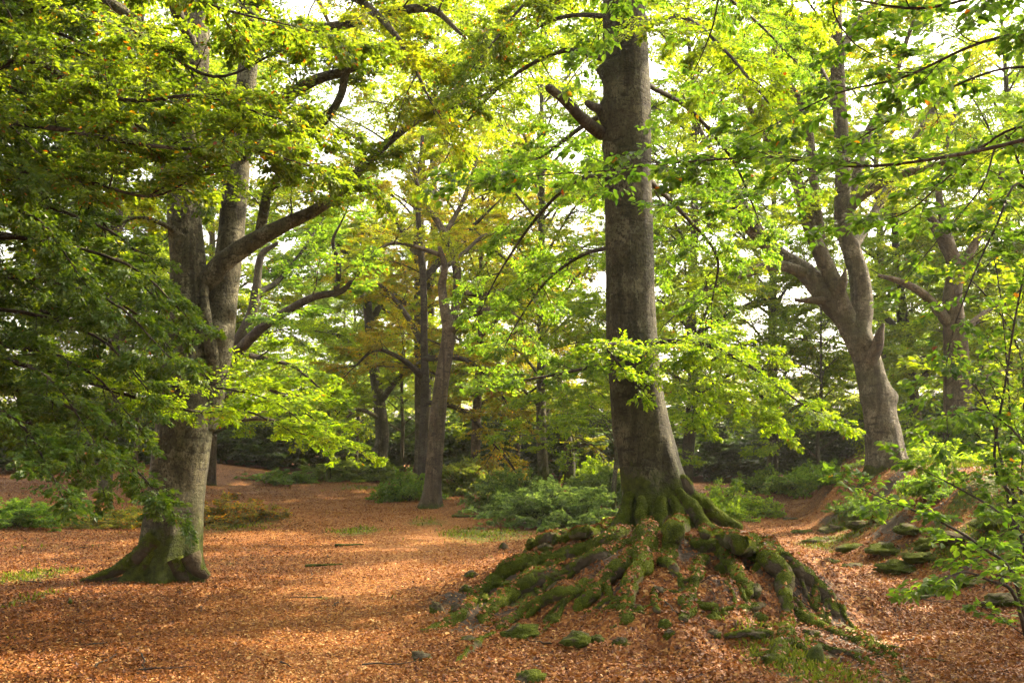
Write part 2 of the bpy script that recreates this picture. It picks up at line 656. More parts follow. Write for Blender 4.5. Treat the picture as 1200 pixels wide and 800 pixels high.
BARK = bark_mat('beech_bark', (0.046, 0.042, 0.024), (0.128, 0.116, 0.066), (0.190, 0.180, 0.115), 1.7, 0.82, 1.0)
BARK_HI = bark_mat('beech_bark_mossy_foot', (0.027, 0.025, 0.012), (0.080, 0.072, 0.038), (0.120, 0.114, 0.066), 1.3, 0.9, 1.0)
BARK_RED = bark_mat('red_brown_bark', (0.050, 0.037, 0.022), (0.125, 0.092, 0.056), (0.155, 0.125, 0.08), 0.5, 0.55, 1.0)
BARK_PALE = bark_mat('old_beech_bark', (0.052, 0.043, 0.025), (0.150, 0.130, 0.082), (0.215, 0.195, 0.135), 0.35, 0.4, 1.2)
BARK_DARK = bark_mat('dark_bark', (0.030, 0.024, 0.017), (0.075, 0.060, 0.042), (0.09, 0.085, 0.055), 1.5, 0.8)
TWIG = bark_mat('twig_bark', (0.022, 0.016, 0.011), (0.06, 0.045, 0.032), (0.07, 0.06, 0.04), 0, 0, 0.2)
ROOT = root_mat()


def moss_blade_mat():
    m, nt, out = new_mat('moss_fronds')
    g = NT(nt)
    ta = g.n('ShaderNodeAttribute', attribute_name='tint').outputs['Fac']
    col = g.ramp(ta, [(0.0, (0.022, 0.033, 0.004)), (0.5, (0.095, 0.130, 0.009)), (1.0, (0.210, 0.240, 0.020))])
    p = g.n('ShaderNodeBsdfPrincipled')
    g.l(col, p.inputs['Base Color'])
    p.inputs['Roughness'].default_value = 0.9
    p.inputs['Specular IOR Level'].default_value = 0.1
    t = g.n('ShaderNodeBsdfTranslucent')
    g.l(col, t.inputs['Color'])
    mx = g.n('ShaderNodeMixShader')
    mx.inputs[0].default_value = 0.3
    g.l(p.outputs[0], mx.inputs[1])
    g.l(t.outputs[0], mx.inputs[2])
    g.l(mx.outputs[0], out.inputs[0])
    return m


MOSSB = moss_blade_mat()


def mossy_mesh(name, V, Q, origin, seed, dens=9000, thr=0.5, up=0.55, loc_noise=1.0, bias=0.0):
    """lumpy surface V,Q with a moss mask, fronds of moss standing on the mossy areas"""
    rg = np.random.default_rng(seed)
    A, B, C_, D_ = V[Q[:, 0]], V[Q[:, 1]], V[Q[:, 2]], V[Q[:, 3]]
    nq = np.cross(C_ - A, D_ - B)
    area = np.linalg.norm(nq, axis=1) * .5
    nq = nrm(nq)
    nv = np.zeros_like(V)
    for k in range(4):
        np.add.at(nv, Q[:, k], nq)
    nv = nrm(nv)
    mask = 0.5 + bias + up * (nv[:, 2] - 0.25) + 1.15 * loc_noise * fbm(V, 3.4, 4, 811) + 0.55 * fbm(V, 10, 3, 812)
    mq = mask[Q].mean(1)
    mb = MB()
    mb.add(V, Q)
    wgt = area * np.clip((mq - thr) * 4, 0, 1)
    n = int(dens * wgt.sum())
    if n > 0:
        f = rg.choice(len(Q), n, p=wgt / wgt.sum())
        u, w = rg.random((n, 1)), rg.random((n, 1))
        p = (A[f] * (1 - u) + B[f] * u) * (1 - w) + (D_[f] * (1 - u) + C_[f] * u) * w
        d = nrm(nq[f] + rg.normal(0, .45, (n, 3)) + np.array([0, 0, .2]))
        nn = nrm(np.cross(d, rg.normal(0, 1, (n, 3))))
        ln = rg.uniform(.006, .019, n)
        tint = np.clip(.40 + .62 * fbm(p, 3.1, 3, 813) + .2 * rg.normal(size=n), .02, 1)
        put_leaves(mb, p - d * .004, d, nn, ln, tint, np.ones(n), 1, 'quad', .22, .05)
    me = mb.mesh(name, [ROOT, MOSSB], origin)
    full = np.concatenate([mask, np.full(len(me.vertices) - len(V), .8)])
    a = me.attributes.new('mossy', 'FLOAT', 'POINT')
    a.data.foreach_set('value', full.astype(np.float32))
    return me

LEAF = leaf_mat('beech_leaf', 0.55, 0.5, 0.25)
GLOSSY = leaf_mat('holly_leaf', 0.38, 0.38, 0.28, (3.6, 3.0, 0.6))
LITTER_M = litter_mat()
GROUND_M = ground_mat()

# ------------------------------------------------------------------ ground sheet
def axis(dense0, dense1, step, lo, hi, grow=1.12):
    a = list(np.arange(dense0, dense1, step))
    s, x = step, a[0]
    left = []
    while x > lo:
        s *= grow
        x -= s
        left.append(x)
    s, x = step, a[-1]
    right = []
    while x < hi:
        s *= grow
        x += s
        right.append(x)
    return np.array(left[::-1] + a + right)


def spots(x, y, lst):
    o = np.zeros_like(x)
    for (cx, cy, rx, ry, v) in lst:
        o = np.maximum(o, v * np.exp(-(((x - cx) / rx) ** 2 + ((y - cy) / ry) ** 2)))
    return o


PATH = np.array([hit(px, py)[:2] for px, py in [(330, 795), (370, 740), (420, 690), (455, 660), (490, 635), (525, 612), (560, 596)]])


def path_at(x, y):
    d = np.full(np.shape(x), 1e9)
    for a, b in zip(PATH[:-1], PATH[1:]):
        ab = b - a
        t = np.clip(((x - a[0]) * ab[0] + (y - a[1]) * ab[1]) / (ab @ ab), 0, 1)
        d = np.minimum(d, np.hypot(x - a[0] - t * ab[0], y - a[1] - t * ab[1]))
    return np.exp(-(d / 1.1) ** 2)


GREENS = []
for (px, py, w, h, v) in [(1110, 612, 26, 8, .7), (1040, 600, 30, 8, .75), (985, 630, 30, 9, .75), (575, 626, 70, 9, .75), (418, 622, 34, 7, .75), (500, 612, 40, 5, .55), (150, 602, 50, 10, .7), (30, 676, 40, 12, .8), (40, 700, 22, 14, .6),
                          (940, 775, 62, 26, 1.0), (285, 612, 60, 16, .55), (1010, 745, 30, 18, .7), (620, 700, 50, 22, .45), (1080, 640, 60, 20, .6), (990, 610, 40, 14, .6),
                          (340, 566, 60, 4, .8), (430, 572, 60, 4, .7), (250, 660, 90, 6, .35), (60, 640, 60, 5, .4), (960, 640, 30, 14, .55), (1150, 600, 50, 16, .55), (370, 700, 40, 6, .4), (110, 610, 50, 6, .5)]:
    p = hit(px, py)
    q = hit(px, py - h)
    GREENS.append((p[0], p[1], w / F * p[1], max(abs(q[1] - p[1]), 0.25), v))
DIRTS = []
for (px, py, w, h, v) in [(590, 690, 90, 24, 1.0), (640, 668, 60, 14, 1.0), (550, 720, 40, 18, .9), (700, 690, 40, 14, .7), (810, 640, 40, 12, .8), (880, 668, 30, 20, .9), (960, 720, 40, 20, .7),  (720, 660, 60, 18, .6), (850, 690, 60, 25, .5), (960, 690, 40, 40, .6), (1140, 655, 70, 16, .7), (1060, 640, 60, 12, .5), (890, 640, 50, 20, .6)]:
    p = hit(px, py)
    q = hit(px, py - h)
    DIRTS.append((p[0], p[1], w / F * p[1], max(abs(q[1] - p[1]), 0.25), v))


def green_at(x, y):
    b = sstep(.1, 1.2, x - bank_foot(y)) * sstep(48, 30, y)
    return np.maximum(spots(x, y, GREENS), b * np.clip(.25 + 1.5 * fbm(xyz(x, y), .9, 3, 91), 0, .85))


def dirt_at(x, y):
    b = sstep(.1, .9, x - bank_foot(y)) * sstep(48, 30, y)
    return np.maximum(spots(x, y, DIRTS), b * np.clip(.1 + 1.8 * fbm(xyz(x, y), 1.3, 3, 93), 0, .8))


xs = axis(-6.0, 8.5, 0.065, -320, 320)
ys = axis(6.0, 16.0, 0.065, -60, 420)
XX, YY = np.meshgrid(xs, ys)
GV = np.stack([XX, YY, ground(XX, YY)], -1).reshape(-1, 3)
nx = len(xs)
ii = (np.arange(len(ys) - 1)[:, None] * nx + np.arange(nx - 1)[None, :]).ravel()
GQ = np.stack([ii, ii + 1, ii + nx + 1, ii + nx], -1)
gm = MB()
gm.add(GV, GQ)
gme = gm.mesh('ground', [GROUND_M])
for nm, fn in (('green', green_at), ('dirt', dirt_at)):
    a = gme.attributes.new(nm, 'FLOAT', 'POINT')
    a.data.foreach_set('value', fn(GV[:, 0], GV[:, 1]).astype(np.float32))
tag(link('ground', gme), kind='structure')

# ------------------------------------------------------------------ leaf litter
def litter(N, ylo, yhi, size, seed):
    rng = np.random.default_rng(seed)
    # density falls with distance: pick depth with pdf ~ 1/Y
    Y = ylo * (yhi / ylo) ** rng.random(N)
    half = Y * 0.58 + 0.8
    X = rng.uniform(-1, 1, N) * half
    g = green_at(X, Y)
    nn = fbm(xyz(X, Y), 2.0, 3, 33)
    keep = (rng.random(N) > g * 0.85 + 0.0) & (rng.random(N) > 1.05 * np.clip(dirt_at(X, Y) + 0.5 * fbm(xyz(X, Y), 3.5, 3, 35) - .1, 0, 1)) & (rng.random(N) > 0.25 * (nn > 0.25))
    X, Y = X[keep], Y[keep]
    n = len(X)
    e = 0.05
    Z = ground(X, Y)
    N3 = nrm(np.stack([-(ground(X + e, Y) - Z) / e, -(ground(X, Y + e) - Z) / e, np.ones(n)], -1))
    nn = nrm(N3 + rng.normal(0, 0.42, (n, 3)))
    d = rng.normal(0, 1, (n, 3))
    d = nrm(d - nn * (nn * d).sum(-1, keepdims=True))
    l = size * rng.uniform(0.55, 1.2, n)
    big = rng.random(n) < .06
    l = np.where(big, l * 1.7, l)
    p = np.stack([X, Y, Z + 0.006 + rng.random(n) * 0.018], -1) - d * l[:, None] * 0.5
    clump = fbm(xyz(X, Y), 0.8, 3, 44)
    pa = path_at(X, Y)
    tint = np.clip(0.51 + 0.23 * rng.normal(size=n) + 0.16 * clump + 0.16 * pa, 0.01, 1)
    l = l * (1 - .3 * pa)
    mb = MB()
    put_leaves(mb, p, d, nn, l, tint, np.ones(n), 0, 'quad', 0.33, rng.uniform(-0.2, 0.3, (n, 1)))
    return mb



rng = np.random.default_rng(17)
gN = 260000
gY = 6.0 * (44 / 6.0) ** rng.random(gN)
gX = rng.uniform(-1, 1, gN) * (gY * 0.58 + .8)
gg = green_at(gX, gY) + 0.5 * fbm(xyz(gX, gY), 1.6, 4, 36) + 0.25 * fbm(xyz(gX, gY), 6, 2, 37)
kp = rng.random(gN) < np.clip((gg - .42) * 2.2, 0, 1)
gX, gY = gX[kp], gY[kp]
n_ = len(gX)
gd = nrm(np.stack([rng.normal(0, .55, n_), rng.normal(0, .55, n_), np.ones(n_)], -1))
gn = nrm(np.cross(gd, rng.normal(0, 1, (n_, 3))))
gmb = MB()
put_leaves(gmb, np.stack([gX, gY, ground(gX, gY) - .003], -1), gd, gn, rng.uniform(.03, .085, n_) * (0.6 + gY / 30), np.clip(.62 + .25 * rng.normal(size=n_), .02, 1), np.ones(n_), 0, 'quad', .14, .05)
tag(link('grass', gmb.mesh('grass', [MOSSB])), kind='stuff')

# ------------------------------------------------------------------ wood helpers
def trunk_disp(seed, amp=0.06, flutes=(), burls=(), base=None):
    """radial factor: low frequency lumps, burls; base=(x,y,z,amp,height,lobes,phase) adds root flare lobes"""
    def f(V, dirs, RR, th):
        k = 1 + amp * fbm(V * np.array([1, 1, 0.55]), 2.2, 4, seed) + amp * 0.45 * fbm(V, 8.0, 4, seed + 5) + amp * 0.4 * fbm(V * np.array([1, 1, .2]), 7.0, 3, seed + 11)
        for (c, r, a) in burls:
            d2 = ((V - np.asarray(c)) ** 2).sum(-1)
            k = k + a * np.exp(-d2 / (r * r))
        if base is not None:
            bz, a, hh, lobes, ph = base
            h = np.clip(V[..., 2] - bz, -0.3, None)
            fl = np.exp(-h / hh)
            k = k + 0.16 * np.exp(-h / (hh * 3.5)) * fbm(V * np.array([1, 1, 0.22]), 6.5, 3, seed + 9)
            lob = 0.5 + 0.5 * np.cos(lobes * th[None, :] + ph + 0.7 * np.sin(2 * th[None, :] + ph))
            k = k + a * fl * (0.15 + 1.25 * lob ** 2) + 0.06 * np.exp(-h / (hh * 4)) * (lob - 0.5)
        return k
    return f


def pix_path(pts, per=6):
    """pts: (px, py, Y, radius_px)"""
    C = [at(a, b, c) for a, b, c, _ in pts]
    R = [r * c / F for _, _, c, r in pts]
    return smooth_path(C, R, per)


def wood(name, path, mat, parent, origin, seg=16, disp=None, **kw):
    mb = MB()
    V, Q = tube(path[0], path[1], seg, disp, **kw)
    mb.add(V, Q)
    return link(name, mb.mesh(name, [mat], origin), parent)


def small_disp(seed, amp=0.10):
    return lambda V, d, R, th: 1 + amp * fbm(V, 5.0, 3, seed) + amp * 0.6 * fbm(V, 16.0, 2, seed + 3)


def limb_with_leaves(rng, path, bark, parent, origin, color, seg=10, leaves=True, leafmat=None, extra=(), name='limb', **kw):
    o = wood(name, path, bark, parent, origin, seg, small_disp(int(rng.integers(999))))
    if leaves:
        mb = MB()
        foliage(rng, mb, [path] + list(extra), **kw)
        if mb.n:
            link('foliage', mb.mesh('foliage', [TWIG, leafmat or LEAF], origin), o, color=color)
    return o


# leaf colours (albedo) with share of autumn leaves
C_OLIVE = (0.054, 0.090, 0.013, 0.03)
C_YELLOW = (0.082, 0.128, 0.014, 0.010)
C_LIME = (0.084, 0.145, 0.014, 0.004)
C_GREEN = (0.050, 0.102, 0.018, 0.004)
C_DEEP = (0.034, 0.070, 0.022, 0.0)
C_GOLD = (0.098, 0.130, 0.013, 0.03)
C_RUST = (0.110, 0.114, 0.012, 0.09)
C_HOLLY = (0.046, 0.094, 0.013, 0.003)
C_BLUEGREEN = (0.075, 0.125, 0.060, 0.0)
C_SAP = (0.034, 0.074, 0.014, 0.008)

# ------------------------------------------------------------------ centre beech on its root plate
rng = np.random.default_rng(21)
CY = 12.0
cb = at(770, 620, CY)
cb[2] = gz(cb[0], cb[1]) - 0.02
cen = empty('beech_tree', cb, 'tall straight beech trunk standing on a raised plate of mossy roots', 'tree')
tp = pix_path([(772, 640, CY, 43), (771, 610, CY, 40), (769, 580, CY, 37), (760, 540, CY, 34.5), (752, 501, CY, 33), (745, 450, CY, 31), (741, 405, CY, 29.5), (737, 270, CY, 28), (734, 100, CY, 27.5), (731, 0, CY, 24), (729, -120, CY, 21), (727, -320, CY, 14), (724, -560, CY, 6)], 9)
wood('trunk', tp, BARK_HI, cen, cb, 64, trunk_disp(3, 0.045, base=(cb[2], 0.34, 0.30, 7, 0.6), burls=[(at(709, 85, CY - .1), .07, .5), (at(707, 128, CY - .1), .09, .55), (at(706, 178, CY - .1), .1, .3), (at(742, 600, CY - .4), .10, .16), (at(795, 595, CY - .35), .09, .2)]))
# broken stub of a dead limb
sp = pix_path([(706, 158, CY, 8), (684, 141, CY - .3, 6.8), (662, 118, CY - .6, 6), (643, 103, CY - .8, 5)], 5)
wood('broken_limb', sp, BARK_DARK, cen, cb, 12, small_disp(4, .15))
sp = pix_path([(712, 130, CY, 6), (697, 126, CY - .2, 5), (688, 121, CY - .3, 4)], 4)
wood('broken_limb', sp, BARK_DARK, cen, cb, 10, small_disp(6, .15))

ROOTS = [
    [(768, 612, 15), (757, 627, 17), (752, 650, 16), (745, 680, 15), (737, 703, 13), (731, 722, 12)],
    [(800, 604, 14), (796, 617, 16), (783, 634, 14), (780, 648, 10), (786, 665, 8), (789, 682, 6)],
    [(808, 592, 10), (820, 603, 9), (836, 610, 8), (862, 615, 7)],
    [(804, 598, 9), (814, 610, 9), (826, 622, 8), (836, 627, 6)],
    [(818, 650, 6), (826, 656, 9), (818, 672, 8), (808, 694, 9), (802, 708, 11), (804, 726, 9)],
    [(812, 652, 6), (808, 668, 7), (812, 690, 6)],
    [(806, 608, 12), (846, 632, 14), (884, 640, 15), (905, 656, 15), (919, 676, 14), (922, 700, 13), (922, 728, 12), (919, 752, 13), (914, 770, 12)],
    [(880, 632, 9), (900, 636, 10), (915, 648, 9), (922, 655, 5)],
    [(918, 655, 10), (936, 668, 12), (952, 682, 12), (967, 700, 11), (978, 718, 8)],
    [(926, 700, 7), (941, 714, 6), (955, 728, 6), (968, 738, 4)],
    [(930, 712, 8), (952, 730, 10), (985, 744, 8), (1010, 752, 7), (1034, 764, 6), (1048, 780, 7), (1056, 798, 8)],
    [(990, 742, 7), (1006, 745, 5), (1024, 752, 5), (1040, 764, 5), (1046, 772, 4)],
    [(940, 742, 6), (960, 756, 7), (990, 768, 6), (1020, 776, 5), (1036, 790, 4)],
    [(746, 632, 12), (729, 660, 13), (712, 674, 12), (696, 688, 11), (678, 712, 9)],
    [(690, 680, 9), (668, 692, 10), (645, 703, 11), (612, 719, 10), (586, 736, 7)],
    [(577, 744, 6), (560, 756, 8), (545, 766, 7), (531, 776, 4)],
    [(742, 618, 12), (720, 632, 14), (684, 646, 15), (645, 655, 15), (610, 664, 14), (580, 680, 13), (556, 702, 12), (532, 726, 10), (500, 738, 7)],
    [(740, 630, 10), (712, 648, 12), (668, 668, 14), (630, 682, 13), (598, 696, 12), (572, 718, 9), (562, 730, 7)],
    [(735, 612, 9), (700, 622, 9), (662, 628, 8), (640, 634, 9), (612, 652, 7)],
    [(730, 640, 8), (690, 658, 9), (650, 664, 8)],
    [(640, 660, 8), (606, 690, 11), (585, 706, 10), (575, 722, 7)],
    [(830, 630, 8), (852, 652, 11), (862, 676, 12), (872, 692, 9)],
    [(852, 742, 6), (872, 742, 7), (898, 740, 6)],
    [(850, 718, 6), (872, 712, 7), (900, 704, 7)],
    [(770, 690, 4), (772, 706, 6), (776, 716, 5)],
    [(790, 620, 8), (812, 636, 9), (840, 640, 10), (858, 660, 8)],
    [(760, 600, 10), (726, 612, 9), (706, 616, 7), (680, 618, 5)],
]
ON_ROOTS = []
# every root: a lumpy moss-grown tube following the ground
for i, r in enumerate(ROOTS):
    C, R = [], []
    for j, (px, py, w) in enumerate(r):
        w *= 0.80 if j else 0.42
        p = hit(px, py + w * 0.35)
        rad = w * p[1] / F
        C.append(p + np.array([0, 0, rad * (0.36 if j < len(r) - 1 else -0.3)]))
        R.append(rad)
    P, R = smooth_path(C, R, 16)
    P = P + np.array([.09, .09, .05]) * np.stack([fbm(P, 3.4, 3, 50 + i), fbm(P, 3.4, 3, 90 + i), fbm(P, 3.4, 3, 130 + i)], -1)
    sd = 300 + i

    def disp(V, dirs, RR, th, sd=sd):
        rid = 1 - np.abs(fbm(V * np.array([1, 1, 1]), 6.5, 3, sd + 20)) * 2.2
        return 0.84 + 0.28 * fbm(V, 3.2, 3, sd) + 0.24 * fbm(V, 9.0, 3, sd + 7) + 0.20 * rid * 0.6 + 0.14 * fbm(V, 26.0, 2, sd + 9)
    V, Q = tube(P, R, 40, disp, cap0=True)
    VV, QQ, nn_ = [V], [Q], len(V)
    rf = np.random.default_rng(1200 + i)
    for fk in range(2 if len(P) < 60 else 4):
        a_ = int(len(P) * rf.uniform(.25, .9))
        T_ = nrm(P[min(a_ + 2, len(P) - 1)] - P[a_ - 2])
        ang = rf.choice([-1, 1]) * rf.uniform(.45, 1.1)
        d_ = np.array([T_[0] * math.cos(ang) - T_[1] * math.sin(ang), T_[0] * math.sin(ang) + T_[1] * math.cos(ang), 0])
        ln_ = rf.uniform(.25, .75)
        r0_ = R[a_] * rf.uniform(.35, .6)
        Cs = [P[a_]]
        for q_ in np.linspace(.25, 1, 5):
            p_ = P[a_] + d_ * ln_ * q_ + np.array([rf.normal(0, .03), rf.normal(0, .03), 0])
            p_[2] = gz(p_[0], p_[1]) + r0_ * (.35 - .9 * q_ ** 3)
            Cs.append(p_)
        Pf, Rf = smooth_path(Cs, r0_ * np.array([1.1, 1, .9, .75, .6, .35]), 8)
        Pf = Pf + .02 * np.stack([fbm(Pf, 6, 2, 61 + fk), fbm(Pf, 6, 2, 62 + fk), fbm(Pf, 6, 2, 63 + fk)], -1)
        V2, Q2 = tube(Pf, Rf, 20, disp)
        VV.append(V2)
        QQ.append(Q2 + nn_)
        nn_ += len(V2)
    V, Q = np.concatenate(VV), np.concatenate(QQ)
    ON_ROOTS.append((V, Q))
    link('root', mossy_mesh('root', V, Q, cb, 600 + i, bias=.24), cen)

for i, r in enumerate([
    [(800, 560, 6, 11.75), (812, 582, 9, 11.75), (826, 592, 10, 11.75), (842, 607, 9, 11.8), (866, 618, 6, 11.7)],
    [(795, 575, 6, 11.65), (808, 592, 9, 11.6), (818, 606, 9, 11.55), (826, 618, 8, 11.45), (844, 630, 6, 11.3)],
    [(788, 584, 5, 11.62), (796, 603, 8, 11.52), (790, 618, 9, 11.4), (779, 634, 8, 11.2), (768, 652, 5, 11.0)],
    [(738, 580, 6, 11.75), (732, 604, 8, 11.65), (724, 620, 9, 11.55), (712, 634, 7, 11.45), (698, 640, 5, 11.4)],
    [(752, 584, 5, 11.62), (752, 604, 8, 11.52), (756, 622, 9, 11.38), (754, 642, 8, 11.15), (748, 660, 5, 10.9)],
    [(776, 585, 6, 11.6), (774, 604, 9, 11.5), (770, 620, 9, 11.4)],
]):
    C, R = [], []
    for px, py, w, Y in r:
        p = at(px, py, Y)
        p[2] = max(p[2], gz(p[0], p[1]) - .02)
        C.append(p)
        R.append(w * Y / F)
    P, R = smooth_path(C, R, 10)
    sd = 900 + i
    V, Q = tube(P, R, 32, lambda V, d, RR, th, sd=sd: .95 + .30 * fbm(V, 4, 3, sd) + .22 * fbm(V, 11, 3, sd + 3) + .08 * fbm(V, 30, 2, sd + 5), cap0=True)
    link('root', mossy_mesh('root', V, Q, cb, 680 + i, bias=.30), cen)

lm = litter(560000, 5.5, 40, 0.037, 7)
rng = np.random.default_rng(19)
for V, Q in ON_ROOTS:
    A, B, C_, D_ = V[Q[:, 0]], V[Q[:, 1]], V[Q[:, 2]], V[Q[:, 3]]
    nq = np.cross(C_ - A, D_ - B)
    ar = np.linalg.norm(nq, axis=1)
    nq = nrm(nq)
    wgt = ar * np.clip(nq[:, 2] - .55, 0, 1) * (0.15 + np.clip(fbm(A, 4, 3, 71), 0, 1))
    if wgt.sum() < 1e-6:
        continue
    n = int(70 * ar.sum())
    f = rng.choice(len(Q), n, p=wgt / wgt.sum())
    nn = nrm(nq[f] + rng.normal(0, .35, (n, 3)))
    d = rng.normal(0, 1, (n, 3))
    d = nrm(d - nn * (nn * d).sum(-1, keepdims=True))
    l = .046 * rng.uniform(.6, 1.15, n)
    put_leaves(lm, A[f] + nq[f] * .012 - d * l[:, None] * .5, d, nn, l, np.clip(.5 + .22 * rng.normal(size=n), .01, 1), np.ones(n), 0, 'quad', .33, rng.uniform(-.2, .3, (n, 1)))
tag(link('leaf_litter', lm.mesh('leaf_litter', [LITTER_M])), kind='stuff')

# boughs of the centre beech
def bough(pts, color, parent, origin, bark=TWIG, seed=0, extra=(), **kw):
    rg = np.random.default_rng(seed)
    return limb_with_leaves(rg, pix_path(pts, 6), bark, parent, origin, color, extra=[pix_path(e, 5) for e in extra], **kw)


bough([(758, 402, 12, 4), (785, 400, 11.6, 3.2), (830, 405, 11.2, 2.6), (880, 430, 10.9, 2), (935, 470, 10.7, 1.2), (962, 485, 10.6, .8)], C_LIME, cen, cb, seed=1,
      extra=[[(790, 400, 11.5, 2), (830, 440, 11.2, 1.6), (870, 468, 10.9, 1), (905, 490, 10.8, .6)], [(800, 400, 11.5, 2), (850, 395, 11.6, 1.5), (890, 410, 11.6, .8)], [(775, 402, 11.8, 2), (790, 430, 11.3, 1.5), (815, 480, 11.0, .8)]],
      sp1=0.17, L1=0.62, m2=8, L2=0.30, n=36, size=0.041, width=0.13, t0=0.05, r1=.006, r2=.0025, up=0.05, nj=0.3, droop1=-0.06, shape='hex')
bough([(735, 405, 11.7, 3), (705, 425, 11.2, 2.4), (660, 437, 10.9, 1.8), (615, 445, 10.7, 1.2), (590, 452, 10.6, .8)], C_GREEN, cen, cb, seed=2,
      sp1=0.22, L1=0.55, m2=8, L2=0.28, n=12, size=0.058, width=0.10, t0=0.05, r1=.006, r2=.0025, shape='hex', droop1=-0.05)
bough([(740, 400, 11.7, 3), (728, 402, 11.3, 2.4), (712, 408, 11.0, 1.8), (745, 450, 10.8, 1.0)], C_LIME, cen, cb, seed=3,
      sp1=0.12, L1=0.45, m2=8, L2=0.22, n=12, size=0.055, width=0.10, t0=0.1, r1=.005, r2=.0025, shape='hex', droop1=-0.08)
HANG = dict(sp1=0.26, L1=1.15, m2=9, L2=0.42, n=72, size=0.045, width=0.18, t0=0.1, r1=.008, r2=.0025, droop1=-0.12, wander1=.16, up=0.0)
for i, (pts, c) in enumerate([
    ([(712, 205, 12, 6), (670, 215, 13, 4.5), (625, 260, 13.8, 3.2), (585, 320, 14.4, 2), (560, 370, 14.8, 1)], C_GREEN),
    ([(714, 290, 12, 5), (680, 300, 13, 4), (640, 330, 13.6, 3), (605, 380, 14, 1.5), (585, 420, 14.2, .8)], C_GREEN),
    ([(712, 70, 12, 7), (660, 60, 13, 5), (600, 90, 14, 4), (550, 140, 14.6, 2.5), (520, 190, 15, 1)], C_YELLOW),
    ([(714, 130, 12, 6), (680, 150, 13.4, 5), (640, 180, 14.6, 3.5), (600, 200, 15.5, 2)], C_GREEN),
    ([(760, 210, 12, 6), (800, 250, 13, 4.5), (840, 300, 13.8, 3), (835, 350, 14.2, 1.6)], C_GREEN),
    ([(760, 100, 12, 6), (810, 130, 13, 4.5), (860, 190, 13.8, 3), (890, 260, 14.4, 1.5)], C_GREEN),
    ([(758, 30, 12, 7), (800, 20, 11, 5), (850, 60, 10.2, 3.5), (900, 120, 9.6, 2)], C_YELLOW),
    ([(725, -40, 12, 7), (680, -40, 11, 5), (620, 0, 10.2, 3.5), (570, 60, 9.8, 2)], C_OLIVE),
    ([(725, -150, 12, 7), (640, -150, 13, 5), (560, -60, 14, 4), (480, 20, 15, 2)], C_YELLOW),
    ([(728, -40, 12, 6), (670, -10, 13.5, 4.5), (600, 30, 15, 3), (530, 60, 16, 2), (480, 90, 17, 1)], C_YELLOW),
    ([(728, 20, 12, 6), (660, 20, 12.6, 4.5), (600, 50, 13.2, 3), (545, 95, 13.6, 1.5)], C_GREEN),
    ([(735, -60, 12, 6), (800, -40, 13.5, 4.5), (880, 20, 15, 3), (940, 80, 16, 1.5)], C_GREEN),
    ([(735, -150, 12, 7), (830, -140, 13, 5), (900, -60, 14, 4), (960, 20, 15, 2)], C_YELLOW),
]):
    pts = [(a, b, y, r * .55) for a, b, y, r in pts]
    bough(pts, c, cen, cb, seed=30 + i, bark=BARK_DARK, **HANG)

# ------------------------------------------------------------------ left twin-stemmed beech
LY = 13.2
lb = at(195, 672, LY)
lb[2] = gz(lb[0], lb[1]) - 0.02
left = empty('beech_tree', lb, 'thick old beech with two stems rising from one wrinkled trunk, moss on its spreading foot', 'tree')
lp = pix_path([(194, 690, LY, 40), (197, 660, LY, 37), (202, 625, LY, 34), (206, 580, LY, 32.5), (212, 530, LY, 32), (217, 490, LY, 32), (222, 440, LY, 31), (225, 405, LY, 29), (222, 370, LY, 25), (221, 310, LY, 20.5), (216, 240, LY, 19.5), (220, 150, LY, 18), (228, 60, LY, 17), (232, -60, LY, 14), (236, -220, LY, 10), (240, -420, LY, 4)], 9)
wb = []
r_ = random.Random(5)
for k in range(44):
    y_ = r_.uniform(350, 450)
    wb.append((at(r_.uniform(200, 268), y_, LY - 0.30), r_.uniform(.04, .11), r_.uniform(-.10, .20)))
wood('trunk', lp, BARK, left, lb, 64, trunk_disp(11, 0.06, base=(lb[2], 0.42, 0.26, 6, 2.2), burls=wb))
s2 = pix_path([(235, 500, LY + .05, 20), (244, 450, LY + .05, 21), (252, 405, LY, 20.5), (258, 370, LY, 18), (264, 330, LY + .1, 16.5), (270, 280, LY + .2, 15.5), (276, 220, LY + .3, 14.5), (284, 140, LY + .4, 12.5), (292, 60, LY + .5, 11), (300, -60, LY + .6, 9), (306, -220, LY + .6, 5)], 9)
wood('stem', s2, BARK, left, lb, 44, trunk_disp(12, 0.07, burls=wb + [(at(258, 392, LY - .25), .12, .5), (at(272, 365, LY - .1), .08, .3)]))
s3 = pix_path([(218, 250, LY, 15), (204, 205, LY - .1, 12), (190, 165, LY - .2, 10), (172, 90, LY - .3, 8), (160, 0, LY - .4, 6), (150, -100, LY - .5, 3)], 7)
limb_with_leaves(np.random.default_rng(60), s3, BARK, left, lb, C_OLIVE, 20, name='stem', sp1=.4, L1=1.3, n=26, t0=.3)
